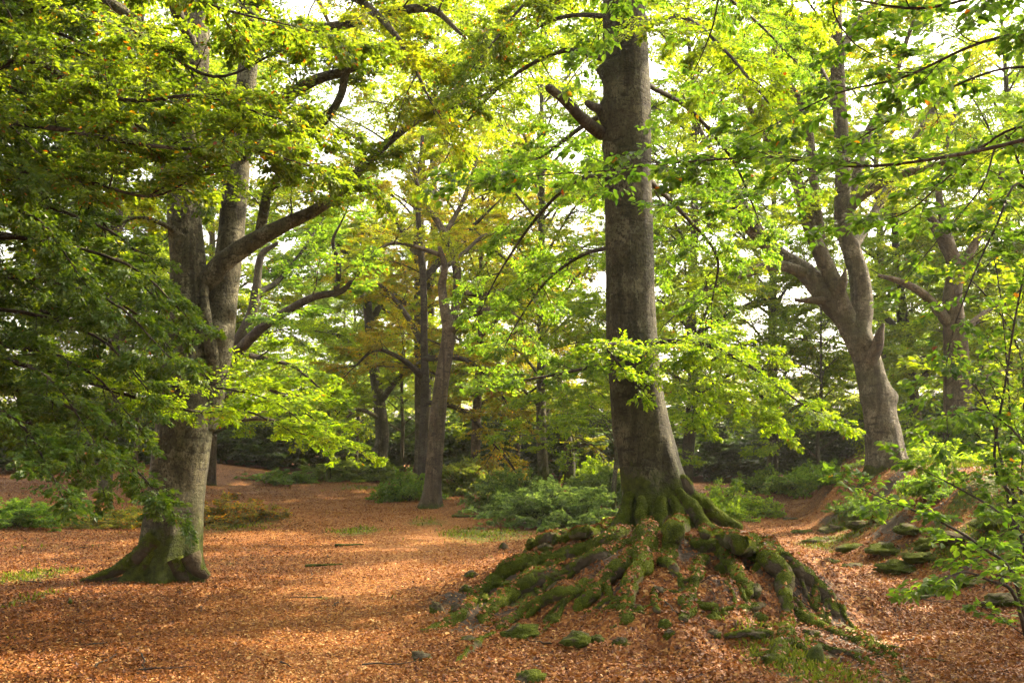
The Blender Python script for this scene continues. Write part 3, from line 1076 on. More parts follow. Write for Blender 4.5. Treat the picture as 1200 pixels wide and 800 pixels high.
# knobbly fusion between the stems
wood('branch_collar', pix_path([(240, 330, LY - .12, 5), (240, 352, LY - .22, 5), (243, 378, LY - .27, 6), (246, 398, LY - .27, 8), (248, 418, LY - .22, 8), (250, 440, LY - .1, 6)], 6), BARK, left, lb, 16, small_disp(8, .2))
LL = dict(sp1=0.24, L1=1.3, m2=10, L2=0.48, n=62, size=0.052, width=0.20, r1=.012, r2=.003)
for i, (pts, c, kw) in enumerate([
    ([(238, 345, LY, 9), (246, 327, LY - .1, 12), (262, 308, LY - .15, 11.5), (290, 287, LY - .2, 10.5), (330, 265, LY - .3, 8.5), (375, 243, LY - .4, 6.8), (400, 222, LY - .4, 5.2), (440, 182, LY - .3, 4.2), (470, 155, LY - .3, 3.8), (500, 136, LY - .2, 3.3), (528, 128, LY - .2, 2.2), (556, 116, LY, 1.5)], C_OLIVE, dict(t0=.3)),
    ([(303, 283, LY - .2, 6), (309, 250, LY - .3, 6), (314, 225, LY - .4, 5.5), (326, 208, LY - .5, 5), (345, 190, LY - .6, 3), (350, 160, LY - .7, 1.5)], C_OLIVE, {}),
    ([(280, 190, LY + .3, 8), (310, 145, LY, 7), (345, 108, LY - .2, 6.5), (375, 92, LY - .3, 6), (402, 84, LY - .4, 5), (440, 70, LY - .5, 2)], C_OLIVE, dict(t0=.35)),
    ([(405, 84, LY - .4, 5), (400, 110, LY - .3, 4.5), (388, 132, LY - .2, 4), (372, 156, LY, 2)], C_OLIVE, dict(drop=.6)),
    ([(292, 60, LY + .5, 8), (340, 40, LY + .2, 6.5), (400, 30, LY, 5.5), (450, 17, LY - .2, 5), (490, 10, LY - .3, 5), (512, 14, LY - .4, 4), (540, 40, LY - .5, 2)], C_OLIVE, dict(t0=.4)),
    ([(300, -40, LY + .5, 8), (350, -30, LY, 6), (420, 0, LY - .6, 5), (470, 50, LY - 1, 3), (500, 110, LY - 1.2, 1.5)], C_GOLD, {}),
    ([(225, 110, LY, 10), (190, 60, LY - .6, 7), (140, 10, LY - 1.2, 6), (80, -10, LY - 1.6, 4), (20, 20, LY - 2, 2)], C_OLIVE, dict(t0=.3)),
    ([(232, 20, LY, 9), (250, -40, LY + 1, 7), (300, -60, LY + 2, 5), (360, -20, LY + 2.8, 3), (400, 60, LY + 3.2, 1.5)], C_GOLD, {}),
    ([(220, 180, LY, 7), (170, 150, LY + 1, 5), (110, 170, LY + 1.9, 4), (60, 220, LY + 2.4, 2)], C_YELLOW, {}),
    ([(212, 275, LY - .1, 4), (190, 262, LY - .3, 3), (160, 255, LY - .5, 2), (130, 268, LY - .7, 1)], C_GOLD, dict(L1=.6, sp1=.3)),
    ([(228, 60, LY, 8), (200, -10, LY - 1, 6), (230, -30, LY - 1.8, 4), (300, 20, LY - 2.4, 2)], C_OLIVE, dict(t0=.35)),
]):
    k = dict(LL)
    k.update(kw)
    bough(pts, c, left, lb, seed=70 + i, bark=BARK, seg=16, **k)
# buttress roots of the left beech
for i, r in enumerate([
    [(186, 628, 12), (164, 650, 10), (140, 666, 7), (118, 675, 5), (96, 681, 3)],
    [(184, 645, 10), (170, 664, 9), (158, 674, 7), (140, 680, 5), (112, 679, 3)],
    [(190, 648, 9), (190, 668, 9), (194, 682, 5)],
    [(204, 655, 13), (212, 672, 9), (222, 680, 4)],
    [(222, 650, 13), (230, 666, 9), (242, 674, 5)],
]):
    C, R = [], []
    for px, py, w in r:
        p = at(px, py, LY - 0.30)
        g_ = gz(p[0], p[1])
        p[2] = max(p[2], g_ + 0.2 * w * LY / F)
        C.append(p)
        R.append(w * LY / F)
    P, R = smooth_path(C, R, 7)
    V, Q = tube(P, R, 26, lambda V, d, RR, th, s=i: 1 + .2 * fbm(V, 4, 3, 500 + s) + .14 * fbm(V, 14, 3, 510 + s))
    link('root', mossy_mesh('root', V, Q, lb, 650 + i, thr=.5, bias=.22), left)

# ------------------------------------------------------------------ right leaning old beech
RY = 21.0
rb = at(1041, 556, RY)
rb[2] = gz(rb[0], rb[1]) - 0.05
rt = empty('beech_tree', rb, 'pale grey gnarled beech leaning left with burls, forking into many limbs above the right bank', 'tree')
bl = [(at(1018, 464, RY - .4), .22, .35), (at(1054, 462, RY - .1), .17, .55), (at(1001, 466, RY - .1), .15, .5), (at(1012, 395, RY - .3), .2, .25), (at(1030, 500, RY - .4), .2, .15)]
rp = pix_path([(1044, 580, RY, 25), (1041, 550, RY, 22), (1036, 515, RY, 20), (1030, 478, RY, 19), (1022, 445, RY, 17), (1014, 415, RY, 16), (1005, 390, RY, 16), (1010, 360, RY, 13), (1007, 325, RY, 12), (997, 290, RY, 11), (988, 260, RY, 10), (988, 200, RY, 9), (984, 130, RY, 8), (980, 50, RY, 8), (976, -40, RY, 6), (972, -140, RY, 2)], 8)
wood('trunk', rp, BARK_PALE, rt, rb, 48, trunk_disp(31, 0.09, base=(rb[2], .25, .3, 5, 1), burls=bl))
RL = dict(sp1=0.34, L1=1.8, m2=10, L2=0.65, n=84, size=0.058, width=0.25, r1=.016, r2=.004)
for i, (pts, c, kw) in enumerate([
    ([(1010, 410, RY, 13), (990, 372, RY, 14), (968, 347, RY, 13.5), (945, 320, RY, 11), (915, 300, RY, 9), (880, 268, RY - .4, 7.5), (857, 232, RY - .8, 6), (812, 216, RY - 1.2, 4), (770, 190, RY - 1.6, 2)], C_YELLOW, dict(t0=.4)),
    ([(948, 322, RY, 7), (913, 311, RY - .4, 6), (880, 318, RY - .8, 5.5), (850, 330, RY - 1.2, 4), (815, 345, RY - 1.6, 2.5), (790, 370, RY - 2, 1)], C_YELLOW, dict(t0=.3)),
    ([(996, 378, RY - .1, 9), (978, 332, RY - .2, 9.5), (962, 298, RY - .3, 9), (948, 262, RY - .4, 8), (935, 216, RY - .4, 7), (915, 185, RY - .5, 6), (896, 160, RY - .6, 4), (870, 110, RY - .8, 2)], C_YELLOW, dict(t0=.35)),
    ([(962, 280, RY - .3, 6), (955, 230, RY - .5, 5.5), (952, 189, RY - .5, 5.5), (942, 130, RY - .6, 5), (918, 90, RY - .7, 4), (907, 58, RY - .7, 3.5), (925, 28, RY - .7, 2.5), (930, -20, RY - .7, 1)], C_YELLOW, dict(t0=.3)),
    ([(990, 255, RY, 7), (1006, 232, RY - .2, 6.5), (1043, 209, RY - .4, 6), (1087, 196, RY - .6, 4), (1130, 185, RY - .8, 2)], C_YELLOW, dict(t0=.2)),
    ([(994, 240, RY, 6), (1004, 205, RY + .2, 5.5), (1019, 152, RY + .4, 5), (1043, 118, RY + .6, 4), (1056, 67, RY + .8, 3), (1080, 0, RY + 1, 1.5)], C_GOLD, dict(t0=.2)),
    ([(1000, 290, RY + .3, 6), (1030, 240, RY + 1.5, 5), (1080, 150, RY + 2.5, 4), (1130, 80, RY + 3, 2)], C_GOLD, dict(t0=.2)),
    ([(985, 140, RY, 5), (960, 80, RY + .8, 4), (920, 30, RY + 1.5, 3), (870, 0, RY + 2, 1.5)], C_YELLOW, dict(t0=.1)),
    ([(982, 70, RY, 5), (1010, 20, RY + .8, 4), (1060, -20, RY + 1.2, 2)], C_GOLD, dict(t0=.1)),
    ([(905, 290, RY, 5), (872, 240, RY + 1, 4), (830, 170, RY + 2, 3), (800, 110, RY + 2.4, 1.5)], C_YELLOW, dict(t0=.1)),
]):
    k = dict(RL)
    k.update(kw)
    bough(pts, c, rt, rb, seed=110 + i, bark=BARK_PALE, seg=16, **k)
for i, pts in enumerate([
    [(1018, 425, RY - .2, 9), (1027, 408, RY - .3, 7.5), (1031, 392, RY - .35, 5), (1035, 380, RY - .35, 2)],
    [(984, 345, RY - .3, 6), (988, 330, RY - .4, 5), (991, 315, RY - .4, 1.5)],
    [(965, 352, RY - .2, 5), (948, 352, RY - .3, 3.5), (932, 352, RY - .3, 1.5)],
    [(1052, 540, RY - .3, 4), (1062, 556, RY - .6, 3), (1068, 568, RY - .8, 1.5)],
]):
    wood('broken_limb', pix_path(pts, 5), BARK_RED, rt, rb, 10, small_disp(700 + i, .2))

# ------------------------------------------------------------------ other recognisable trees
def simple_tree(label, Y, trunk_pts, limbs, bark, color, seed, fk, name='beech_tree', group=None, seg=24, base_amp=.3, disp_amp=.06):
    px, py = trunk_pts[0][:2]
    b = at(px, py, Y)
    b[2] = gz(b[0], b[1]) - 0.05
    pts = [(trunk_pts[0][0], (CAMZ - b[2] + 0.1) / Y * F + HY, Y, trunk_pts[0][2])] + [(a, c, Y + (e[0] if e else 0), w) for a, c, w, *e in trunk_pts[1:]]
    root = empty(name, b, label, 'tree', group)
    wood('trunk', pix_path(pts, 7), bark, root, b, seg, trunk_disp(seed, disp_amp, base=(b[2], base_amp, .25, 5, seed)))
    for i, l in enumerate(limbs):
        c = color
        kw = dict(fk)
        if isinstance(l, tuple):
            l, kw2, c2 = l
            kw.update(kw2 or {})
            c = c2 or color
        bough([(a, d, Y + e, w) for a, d, e, w in l], c, root, b, seed=seed * 31 + i, bark=bark, seg=12, **kw)
    return root


MK = dict(sp1=0.40, L1=1.9, m2=10, L2=0.75, n=78, size=0.068, width=0.29, r1=.02, r2=.005)
simple_tree('slim red-brown leaning tree in the middle of the clearing with one bare limb reaching right', 27,
            [(503, 603, 13), (507, 570, 10.5), (510, 530, 9.6), (515, 470, 9), (521, 425, 8.3), (526, 390, 8), (521, 360, 6), (518, 335, 5), (521, 312, 4, -.2), (515, 290, 2.5, -.3)],
            [([(525, 392, 0, 6), (545, 371, -.2, 4.5), (568, 364, -.4, 3.8), (592, 362, -.5, 2.5), (612, 375, -.6, 1)], dict(drop=.6, t0=.6), None),
             [(526, 395, 0, 6), (534, 355, .4, 5), (535, 315, .6, 4.5), (520, 272, .8, 4), (497, 235, 1, 3), (480, 190, 1.2, 1.5)],
             ([(534, 340, .5, 4), (560, 345, 1, 3), (585, 340, 1.4, 2), (610, 330, 2, 1)], dict(drop=.6), None),
             [(521, 275, .8, 3), (545, 230, 1.4, 2.5), (560, 180, 1.8, 1.5)],
             [(519, 300, 0, 3), (490, 290, -1, 2.5), (460, 285, -1.8, 2), (430, 300, -2.4, 1)],
             ([(519, 316, 0, 3), (545, 295, 1, 2.5), (570, 275, 1.6, 2), (600, 280, 2, 1)], dict(t0=.5), None)],
            BARK_RED, C_GOLD, 5, MK)
simple_tree('dark ivy-clad trunk close behind the slim red-brown tree', 31,
            [(495, 582, 7), (495, 540, 5.5), (498, 460, 5), (497, 400, 4.2), (496, 330, 4), (490, 250, 3), (495, 160, 2)],
            [[(494, 400, 0, 4), (470, 360, 1, 3), (440, 330, 1.5, 2), (420, 330, 2, 1)], [(495, 420, 0, 4), (540, 420, -.5, 3), (570, 440, -1, 2), (600, 480, -1.4, 1)],
             [(494, 330, 0, 4), (540, 280, 1, 3), (580, 240, 1.5, 1)], [(494, 470, 0, 3), (540, 480, -.5, 3), (580, 520, -.8, 2), (610, 560, -1, 1)],
             [(494, 440, 0, 4), (470, 420, -1, 3), (440, 410, -1.5, 2), (415, 430, -2, 1)], [(494, 300, 0, 4), (450, 240, 1, 3), (420, 200, 1.5, 1)]],
            BARK_DARK, C_RUST, 6, MK)
simple_tree('pale far trunk rising from low brambles at the back of the clearing', 41,
            [(443, 560, 12), (445, 535, 9), (448, 510, 8), (444, 470, 7), (437, 420, 6), (430, 350, 5), (425, 260, 3)],
            [[(446, 470, 0, 4), (470, 440, -1, 3), (500, 420, -2, 1)], [(440, 440, 0, 4), (410, 400, -1, 3), (380, 390, -2, 1)], [(434, 380, 0, 4), (460, 330, 1, 3), (490, 300, 2, 1)],
             [(430, 340, 0, 4), (400, 290, -1, 3), (380, 270, -2, 1)], [(445, 490, 0, 3), (420, 480, -1.5, 2), (395, 500, -2.5, 1)]],
            BARK, C_YELLOW, 7, dict(MK, size=.10, sp1=.6))
simple_tree('tree with dark bent limbs behind the twin-stemmed beech', 20,
            [(214, 600, 12), (220, 540, 9), (238, 470, 8), (268, 418, 7.5), (292, 375, 6), (300, 340, 5), (306, 300, 4), (325, 285, 2)],
            [([(258, 435, 0, 7), (300, 390, -.3, 6), (330, 368, -.5, 5), (368, 348, -.6, 4.5), (398, 342, -.6, 4), (412, 330, -.6, 2.5)], dict(t0=.35), C_GREEN),
             ([(394, 342, -.6, 3.5), (397, 310, -.7, 3), (390, 283, -.8, 2), (400, 260, -.9, 1)], dict(drop=.4), C_GREEN),
             ([(298, 345, 0, 4), (325, 330, .8, 3), (350, 300, 1.4, 2), (370, 270, 1.8, 1)], None, C_GREEN),
             ([(240, 470, 0, 4), (300, 455, -.8, 3), (335, 465, -1.4, 2), (360, 485, -1.8, 1)], None, C_LIME),
             ([(232, 500, 0, 4), (300, 490, .8, 3), (340, 500, 1.4, 2), (380, 515, 2, 1)], None, C_LIME),
             ([(272, 412, 0, 4), (310, 420, .8, 3), (345, 430, 1.4, 2), (375, 455, 2, 1)], None, C_LIME)],
            BARK_DARK, C_GREEN, 8, dict(MK, sp1=.42, L1=1.3, size=.075))
simple_tree('brown trunk with a broken forked top at the right, seen through leaves', 25,
            [(1124, 560, 20), (1124, 520, 17), (1122, 470, 15.5), (1120, 400, 13.5), (1116, 350, 11), (1119, 312, 9), (1108, 285, 8), (1094, 262, 6), (1082, 246, 2)],
            [([(1116, 385, 0, 7), (1098, 362, -.2, 6), (1080, 343, -.4, 5), (1055, 330, -.6, 4), (1030, 323, -.8, 2)], dict(drop=.7, t0=.5), None),
             [(1118, 330, 0, 6), (1140, 290, 0, 5), (1165, 240, .3, 4), (1180, 170, .6, 2)], [(1120, 400, 0, 5), (1150, 370, .5, 4), (1190, 350, 1, 2)], [(1118, 300, 0, 5), (1100, 220, 1.5, 4), (1120, 130, 2, 2)],
             [(1122, 440, 0, 4), (1090, 420, 1, 3), (1060, 420, 2, 1)], [(1122, 460, 0, 4), (1160, 440, 1, 3), (1200, 430, 2, 1)]],
            BARK_RED, C_YELLOW, 9, MK)
simple_tree('slender mossy trunk just right of the gnarled leaning beech', 32,
            [(1074, 560, 12), (1072, 500, 9), (1066, 440, 8), (1060, 390, 7), (1052, 320, 5), (1046, 220, 3)],
            [[(1068, 460, 0, 4), (1095, 430, -1, 3), (1120, 440, -1.5, 1)], [(1062, 400, 0, 4), (1035, 370, 1, 3), (1010, 380, 2, 1)], [(1054, 330, 0, 4), (1080, 290, 1, 3), (1110, 270, 2, 1)], [(1050, 270, 0, 3), (1020, 220, 1, 2), (1000, 200, 2, 1)]],
            BARK_DARK, C_YELLOW, 10, MK)
simple_tree('thin dark crooked tree behind the green bramble mound', 36,
            [(667, 572, 7), (668, 540, 6), (664, 505, 5), (662, 480, 4), (655, 440, 3), (650, 380, 2)],
            [[(664, 505, 0, 3), (680, 480, -.5, 2), (700, 470, -1, 1)], [(660, 470, 0, 3), (640, 450, -.5, 2), (620, 460, -1, 1)], [(656, 440, 0, 2), (680, 400, .5, 2), (700, 380, 1, 1)], [(652, 410, 0, 2), (630, 380, .5, 2), (610, 370, 1, 1)],
             [(666, 530, 0, 2), (690, 520, -.6, 2), (710, 540, -1, 1)]],
            BARK_DARK, C_GOLD, 12, dict(MK, L1=1.4))
simple_tree('young pole-thin tree standing alone before the dark thicket at the back', 38,
            [(385, 570, 3), (385, 545, 2.4), (386, 520, 2), (385, 480, 1.6), (386, 430, 1)],
            [[(386, 500, 0, 1.5), (400, 480, -.4, 1), (415, 470, -.8, .6)], [(386, 480, 0, 1.5), (370, 460, -.4, 1), (355, 455, -.8, .6)]],
            BARK, C_LIME, 13, dict(MK, L1=1.0))
# bare-topped pale tree
simple_tree('pale trunk with leafless twigs at its top against the white sky', 40,
            [(497, 560, 11), (496, 480, 10), (494, 400, 8.5), (492, 300, 7), (490, 240, 6), (493, 205, 5), (496, 180, 3)],
            [([(493, 215, 0, 4), (510, 190, 0, 3), (525, 165, 0, 2), (532, 145, 0, 1)], dict(n=1, L1=1.2, sp1=.35, size=.02), None),
             ([(493, 205, 0, 3), (484, 185, 0, 2), (476, 165, 0, 1)], dict(n=1, L1=1.2, sp1=.35, size=.02), None),
             ([(495, 190, 0, 3), (498, 170, 0, 2), (497, 150, 0, 1)], dict(n=1, L1=1.2, sp1=.35, size=.02), None),
             [(492, 300, 0, 4), (460, 270, 1, 3), (430, 270, 2, 1)], [(492, 330, 0, 4), (530, 290, 1, 3), (560, 290, 2, 1)], [(493, 370, 0, 4), (450, 340, -1, 3), (420, 350, -2, 1)]],
            BARK_PALE, C_YELLOW, 14, dict(MK, size=.10))

# ------------------------------------------------------------------ holly at the left edge
HX, HYY = -5.7, 9.6
hb = np.array([HX, HYY, gz(HX, HYY) - 0.05])
hol = empty('holly_tree', hb, 'dense dark glossy evergreen holly hanging in from the left edge', 'tree')
rng = np.random.default_rng(77)
hp = smooth_path([hb + np.array([0, 0, z]) + np.array([0.1 * math.sin(z), 0.1 * math.cos(z * .7), 0]) for z in np.linspace(0, 7.6, 8)], np.linspace(.16, .02, 8), 4)
wood('trunk', hp, BARK_DARK, hol, hb, 16, trunk_disp(66, .06))
mb = MB()
lims = []
for k in range(112):
    z = 1.4 + 5.9 * (k / 112)
    az = k * 2.4 + rng.normal(0, .25)
    ln = (2.55 if z < 4.6 else 2.55 - 0.45 * (z - 4.6)) * rng.uniform(.7, 1.12)
    s = hb + np.array([0, 0, z + .35])
    d = np.array([math.cos(az), math.sin(az), 0])
    C = [s, s + d * ln * .4 + np.array([0, 0, .15]), s + d * ln * .8 + np.array([0, 0, -.1]), s + d * ln + np.array([0, 0, -.55])]
    lims.append(smooth_path(C, [.03, .022, .014, .006], 4))
for P, R in lims:
    V, Q = tube(P, R, 5)
    mb.add(V, Q)
foliage(rng, mb, lims, sp1=.20, L1=.66, m2=9, L2=.30, n=40, size=.050, width=.13, nj=.85, droop1=-.10, flat=.25, wander1=.22, r1=.007, r2=.0028, aspect=.30, t0=.25, up=-.1, shape='quad')
link('crown', mb.mesh('crown', [TWIG, GLOSSY], hb), hol, color=C_HOLLY)

# ------------------------------------------------------------------ beech out of frame on the left with boughs reaching in
OX, OY = -7.4, 9.2
ob = np.array([OX, OY, gz(OX, OY) - 0.05])
ol = empty('overhanging_beech', ob, 'beech whose flat leafy boughs reach in over the holly at the upper left', 'tree')
wood('trunk', smooth_path([ob + np.array([0, 0, z]) for z in np.linspace(0, 11, 7)], np.linspace(.32, .1, 7), 5), BARK, ol, ob, 24, trunk_disp(67, .06, base=(ob[2], .3, .25, 5, 0)))


def tx(y_px, Yd):
    """row -> height at the trunk"""
    return CAMZ + (HY - y_px) / F * Yd


OK_ = dict(sp1=.17, L1=.95, m2=10, L2=.36, n=44, size=.046, width=.15, r1=.008, r2=.0028, t0=.2, nj=.3, shape='hex')
def obough(p0z, pts, c, seed, **kw):
    C = [np.array([OX, OY, p0z])] + [at(a, b, y) for a, b, y in pts]
    n = len(C)
    k = dict(OK_)
    k.update(kw)
    limb_with_leaves(np.random.default_rng(seed), smooth_path(C, np.linspace(.03, .005, n), 6), TWIG, ol, ob, c, 8, **k)


obough(5.0, [(-60, 90, 8.6), (30, 70, 8.2), (100, 105, 8.0), (160, 118, 7.9), (230, 112, 7.9), (290, 128, 8.0), (330, 140, 8.1)], C_OLIVE, 1)
obough(4.6, [(-60, 140, 8.4), (60, 150, 8.0), (140, 165, 7.8), (220, 175, 7.8), (290, 175, 7.9), (380, 200, 8.1)], C_OLIVE, 2)
obough(5.6, [(-60, 30, 9), (60, 10, 8.8), (160, 40, 8.6), (250, 90, 8.6), (330, 60, 8.8), (390, 55, 9)], C_OLIVE, 3)
obough(4.2, [(-60, 220, 8.4), (40, 200, 8.2), (110, 215, 8.0), (180, 230, 8.0), (240, 200, 8.1)], C_OLIVE, 4)
obough(2.6, [(-40, 420, 10.6), (60, 435, 11), (160, 466, 11.3), (235, 483, 11.5), (290, 482, 11.8), (330, 500, 12), (400, 522, 12.3)], C_LIME, 5, sp1=.16, n=28, size=.048)
obough(2.8, [(-40, 400, 10.8), (80, 420, 11.4), (180, 450, 11.8), (260, 455, 12), (320, 470, 12.2), (360, 500, 12.4)], C_LIME, 6, sp1=.2, n=18)
obough(6.2, [(-60, -40, 8.4), (60, -60, 8), (160, -30, 7.6), (260, 10, 7.4), (340, 30, 7.4)], C_OLIVE, 7)
obough(6.0, [(-60, -10, 10), (40, 20, 10.2), (120, 60, 10.4), (190, 110, 10.6)], C_GOLD, 8)

# ------------------------------------------------------------------ beech out of frame on the right with near sprays
QX, QY = 4.6, 5.2
qb = np.array([QX, QY, gz(QX, QY) - 0.05])
qr = empty('overhanging_beech', qb, 'beech whose dark broad-leaved boughs hang in close at the upper right', 'tree')
wood('trunk', smooth_path([qb + np.array([0, 0, z]) for z in np.linspace(0, 8, 6)], np.linspace(.16, .05, 6), 5), BARK, qr, qb, 20, trunk_disp(68, .06, base=(qb[2], .3, .2, 5, 0)))
QK = dict(sp1=.17, L1=.60, m2=8, L2=.24, n=9, size=.058, width=.09, r1=.005, r2=.002, t0=.25, nj=.28, shape='hex', aspect=.36, droop1=-.04)


def qbough(p0z, pts, c, seed, **kw):
    C = [np.array([QX, QY, p0z])] + [at(a, b, y) for a, b, y in pts]
    k = dict(QK)
    k.update(kw)
    limb_with_leaves(np.random.default_rng(seed), smooth_path(C, np.linspace(.014, .002, len(C)), 6), TWIG, qr, qb, c, 8, **k)


qbough(3.0, [(1380, 110, 5.3), (1250, 150, 5.4), (1130, 180, 5.6), (1010, 195, 5.9), (900, 185, 6.2), (800, 190, 6.5), (710, 200, 6.7), (640, 205, 6.8), (560, 215, 6.9)], C_SAP, 1, t0=.4)
qbough(3.5, [(1380, 0, 5.3), (1250, 30, 5.4), (1150, 50, 5.6), (1060, 90, 5.8), (980, 110, 6), (900, 150, 6.2), (840, 180, 6.4)], C_SAP, 2)
qbough(3.9, [(1350, -60, 5.5), (1200, -20, 5.8), (1080, 10, 6), (980, 0, 6.2), (1000, 50, 6.4), (1060, 80, 6.4)], C_SAP, 3)
qbough(2.7, [(1380, 150, 5.5), (1280, 160, 5.8), (1190, 150, 6), (1120, 200, 6.2), (1060, 250, 6.4), (1000, 260, 6.6)], C_SAP, 4)
qbough(3.2, [(1380, 100, 5.5), (1280, 90, 6.4), (1180, 80, 7), (1080, 120, 7.4), (960, 190, 7.8), (880, 230, 8), (800, 240, 8.2)], C_SAP, 5, t0=.55, n=7)
qbough(4.2, [(1250, -120, 5.6), (1050, -110, 6.2), (900, -60, 6.8), (850, -20, 7), (834, 35, 7.1), (815, 80, 7.2), (798, 102, 7.2)], C_GREEN, 6, t0=.5, n=4)
qbough(4.4, [(1250, -150, 5.6), (1050, -150, 6.4), (880, -120, 7), (780, -60, 7.4), (720, 0, 7.6), (690, 60, 7.7)], C_GREEN, 7, t0=.5)

rng = np.random.default_rng(88)
mb = MB()
lims = []
for k in range(16):
    z = 4.6 + 3.6 * k / 16
    az = k * 2.4
    d = np.array([math.cos(az), math.sin(az), 0]) * rng.uniform(1.6, 2.8)
    s_ = qb + np.array([0, 0, z])
    lims.append(smooth_path([s_, s_ + d * .5 + [0, 0, .35], s_ + d + [0, 0, .45]], [.035, .02, .008], 4))
for P, R in lims:
    V, Q = tube(P, R, 6)
    mb.add(V, Q)
foliage(rng, mb, lims, sp1=.3, L1=.9, m2=9, L2=.36, n=26, size=.062, width=.13, flat=.5)
link('crown', mb.mesh('crown', [TWIG, LEAF], qb), qr, color=C_SAP)

# ------------------------------------------------------------------ saplings at the right edge
def sapling(label, stems, c, seed, **kw):
    b = stems[0][0]
    p = at(*b[:3])
    base = np.array([p[0], p[1], gz(p[0], p[1]) - .03])
    o = empty('sapling', base, label, 'sapling', 'young trees on the right bank')
    for i, st in enumerate(stems):
        C = [base + np.array([.03 * i, .02 * i, 0])] + [at(a, d, y) for a, d, y in st[1:]]
        k = dict(sp1=.17, L1=.55, m2=6, L2=.24, n=7, size=.062, width=.09, r1=.005, r2=.002, t0=.2, nj=.35, shape='hex', aspect=.38, droop1=-.04)
        k.update(kw)
        limb_with_leaves(np.random.default_rng(seed + i), smooth_path(C, np.linspace(.016, .003, len(C)), 6), TWIG, o, base, c, 7, name='stem', **k)


sapling('sapling with dark arching stems and sparse green leaves at the right edge',
        [[(1230, 720, 8.0), (1200, 610, 8), (1166, 545, 8), (1178, 450, 8), (1192, 360, 8), (1215, 260, 8), (1240, 150, 8)],
         [(1240, 720, 8.2), (1240, 600, 8.2), (1250, 400, 8.3), (1200, 220, 8.2), (1165, 270, 8), (1130, 350, 7.9), (1110, 420, 7.8), (1110, 500, 7.8)],
         [(1250, 720, 8.4), (1250, 560, 8.4), (1230, 330, 8.6), (1180, 160, 8.6), (1150, 220, 8.6), (1100, 280, 8.5), (1060, 330, 8.4)]], C_SAP, 200)
sapling('low leafy sapling spreading broad pale-green leaves over the bank edge',
        [[(1210, 760, 7.2), (1190, 680, 7.1), (1150, 640, 7.0), (1100, 610, 7.0), (1050, 590, 7.1), (1015, 575, 7.2)],
         [(1215, 760, 7.0), (1190, 700, 6.9), (1160, 680, 6.8), (1130, 670, 6.7), (1100, 680, 6.7)],
         [(1220, 760, 7.4), (1200, 640, 7.4), (1170, 600, 7.5), (1120, 570, 7.6), (1080, 550, 7.7)],
         [(1225, 760, 7.6), (1220, 600, 7.7), (1200, 520, 7.8), (1150, 480, 8), (1110, 490, 8.2)]], (.050, .100, .016, .008), 230, n=10, L1=.46)
sapling('upright leafy sapling behind the arching one at the right edge',
        [[(1190, 600, 11), (1185, 520, 11), (1180, 430, 11), (1170, 330, 11), (1150, 240, 11)],
         [(1195, 600, 11.2), (1200, 480, 11.2), (1190, 400, 11.2), (1140, 330, 11), (1100, 320, 10.8)],
         [(1185, 600, 10.8), (1165, 500, 10.8), (1130, 440, 10.7), (1090, 430, 10.6)]], C_YELLOW, 260, n=9, L1=.6, sp1=.26)

# ------------------------------------------------------------------ background trees: five kinds, each copy its own thing
def make_bg_tree(name, seed, H, crown_lo, rad, nl, bark, color, label, fk, r0=.22, lean=.03, shape='round'):
    rg = np.random.default_rng(seed)
    root = empty(name, (0, 0, 0), label, 'tree')
    z = np.linspace(-.3, H * .92, 9)
    C = np.stack([np.cumsum(rg.normal(0, lean * H / 9, 9)), np.cumsum(rg.normal(0, lean * H / 9, 9)), z], -1)
    tpth = smooth_path(C, r0 * np.linspace(1.1, .12, 9), 5)
    wood('trunk', tpth, bark, root, (0, 0, 0), 16, trunk_disp(seed, .07, base=(0, .3, .25, 5, seed)))
    mb = MB()
    lims = []
    for k in range(nl):
        t = (k + rg.random()) / nl
        zz = crown_lo + (H * .9 - crown_lo) * t
        c0 = np.array([np.interp(zz, z, C[:, 0]), np.interp(zz, z, C[:, 1]), zz])
        prof = (math.sin(math.pi * min(1, .25 + .75 * t)) ** .6) if shape == 'round' else (1 - .75 * t)
        ln = max(.6, rad * prof * rg.uniform(.7, 1.15))
        az = k * 2.399 + rg.normal(0, .4)
        up = .55 + .6 * t
        d = np.array([math.cos(az), math.sin(az), 0])
        Cc = [c0, c0 + d * ln * .35 + [0, 0, ln * .30 * up + .1], c0 + d * ln * .7 + [0, 0, ln * .48 * up] + rg.normal(0, .12, 3), c0 + d * ln + [0, 0, ln * .5 * up - .25 * (1 - t)]]
        rr = r0 * .32 * (1.05 - .6 * t)
        lims.append(smooth_path(Cc, [rr, rr * .7, rr * .4, .012], 4))
    for P, R in lims:
        V, Q = tube(P, R, 6)
        mb.add(V, Q)
    foliage(rg, mb, lims, **fk)
    link('crown', mb.mesh('crown', [bark, LEAF], (0, 0, 0)), root, color=color)
    return root


BGK = dict(flat=.35, wander1=.24, nj=.6, up=.25, sp1=.50, L1=1.8, m2=10, L2=.80, n=56, size=.078, width=.36, r1=.02, r2=.005, t0=.2, twigseg=3)
GB = 'trees of the wood behind the clearing'
proto = [
    make_bg_tree('beech_tree', 401, 15, 1.7, 4.6, 34, BARK, C_YELLOW, 'x', BGK, .17, .05),
    make_bg_tree('beech_tree', 402, 18, 2.2, 4.8, 38, BARK_DARK, C_GREEN, 'x', BGK, .19, .05),
    make_bg_tree('young_beech', 403, 9, 1.2, 3.2, 26, BARK, C_LIME, 'x', dict(BGK, L1=1.3), .08, .05, 'cone'),
    make_bg_tree('oak_tree', 404, 14, 3.0, 5.2, 28, BARK_RED, C_GOLD, 'x', BGK, .19, .06),
]
used = [False] * len(proto)


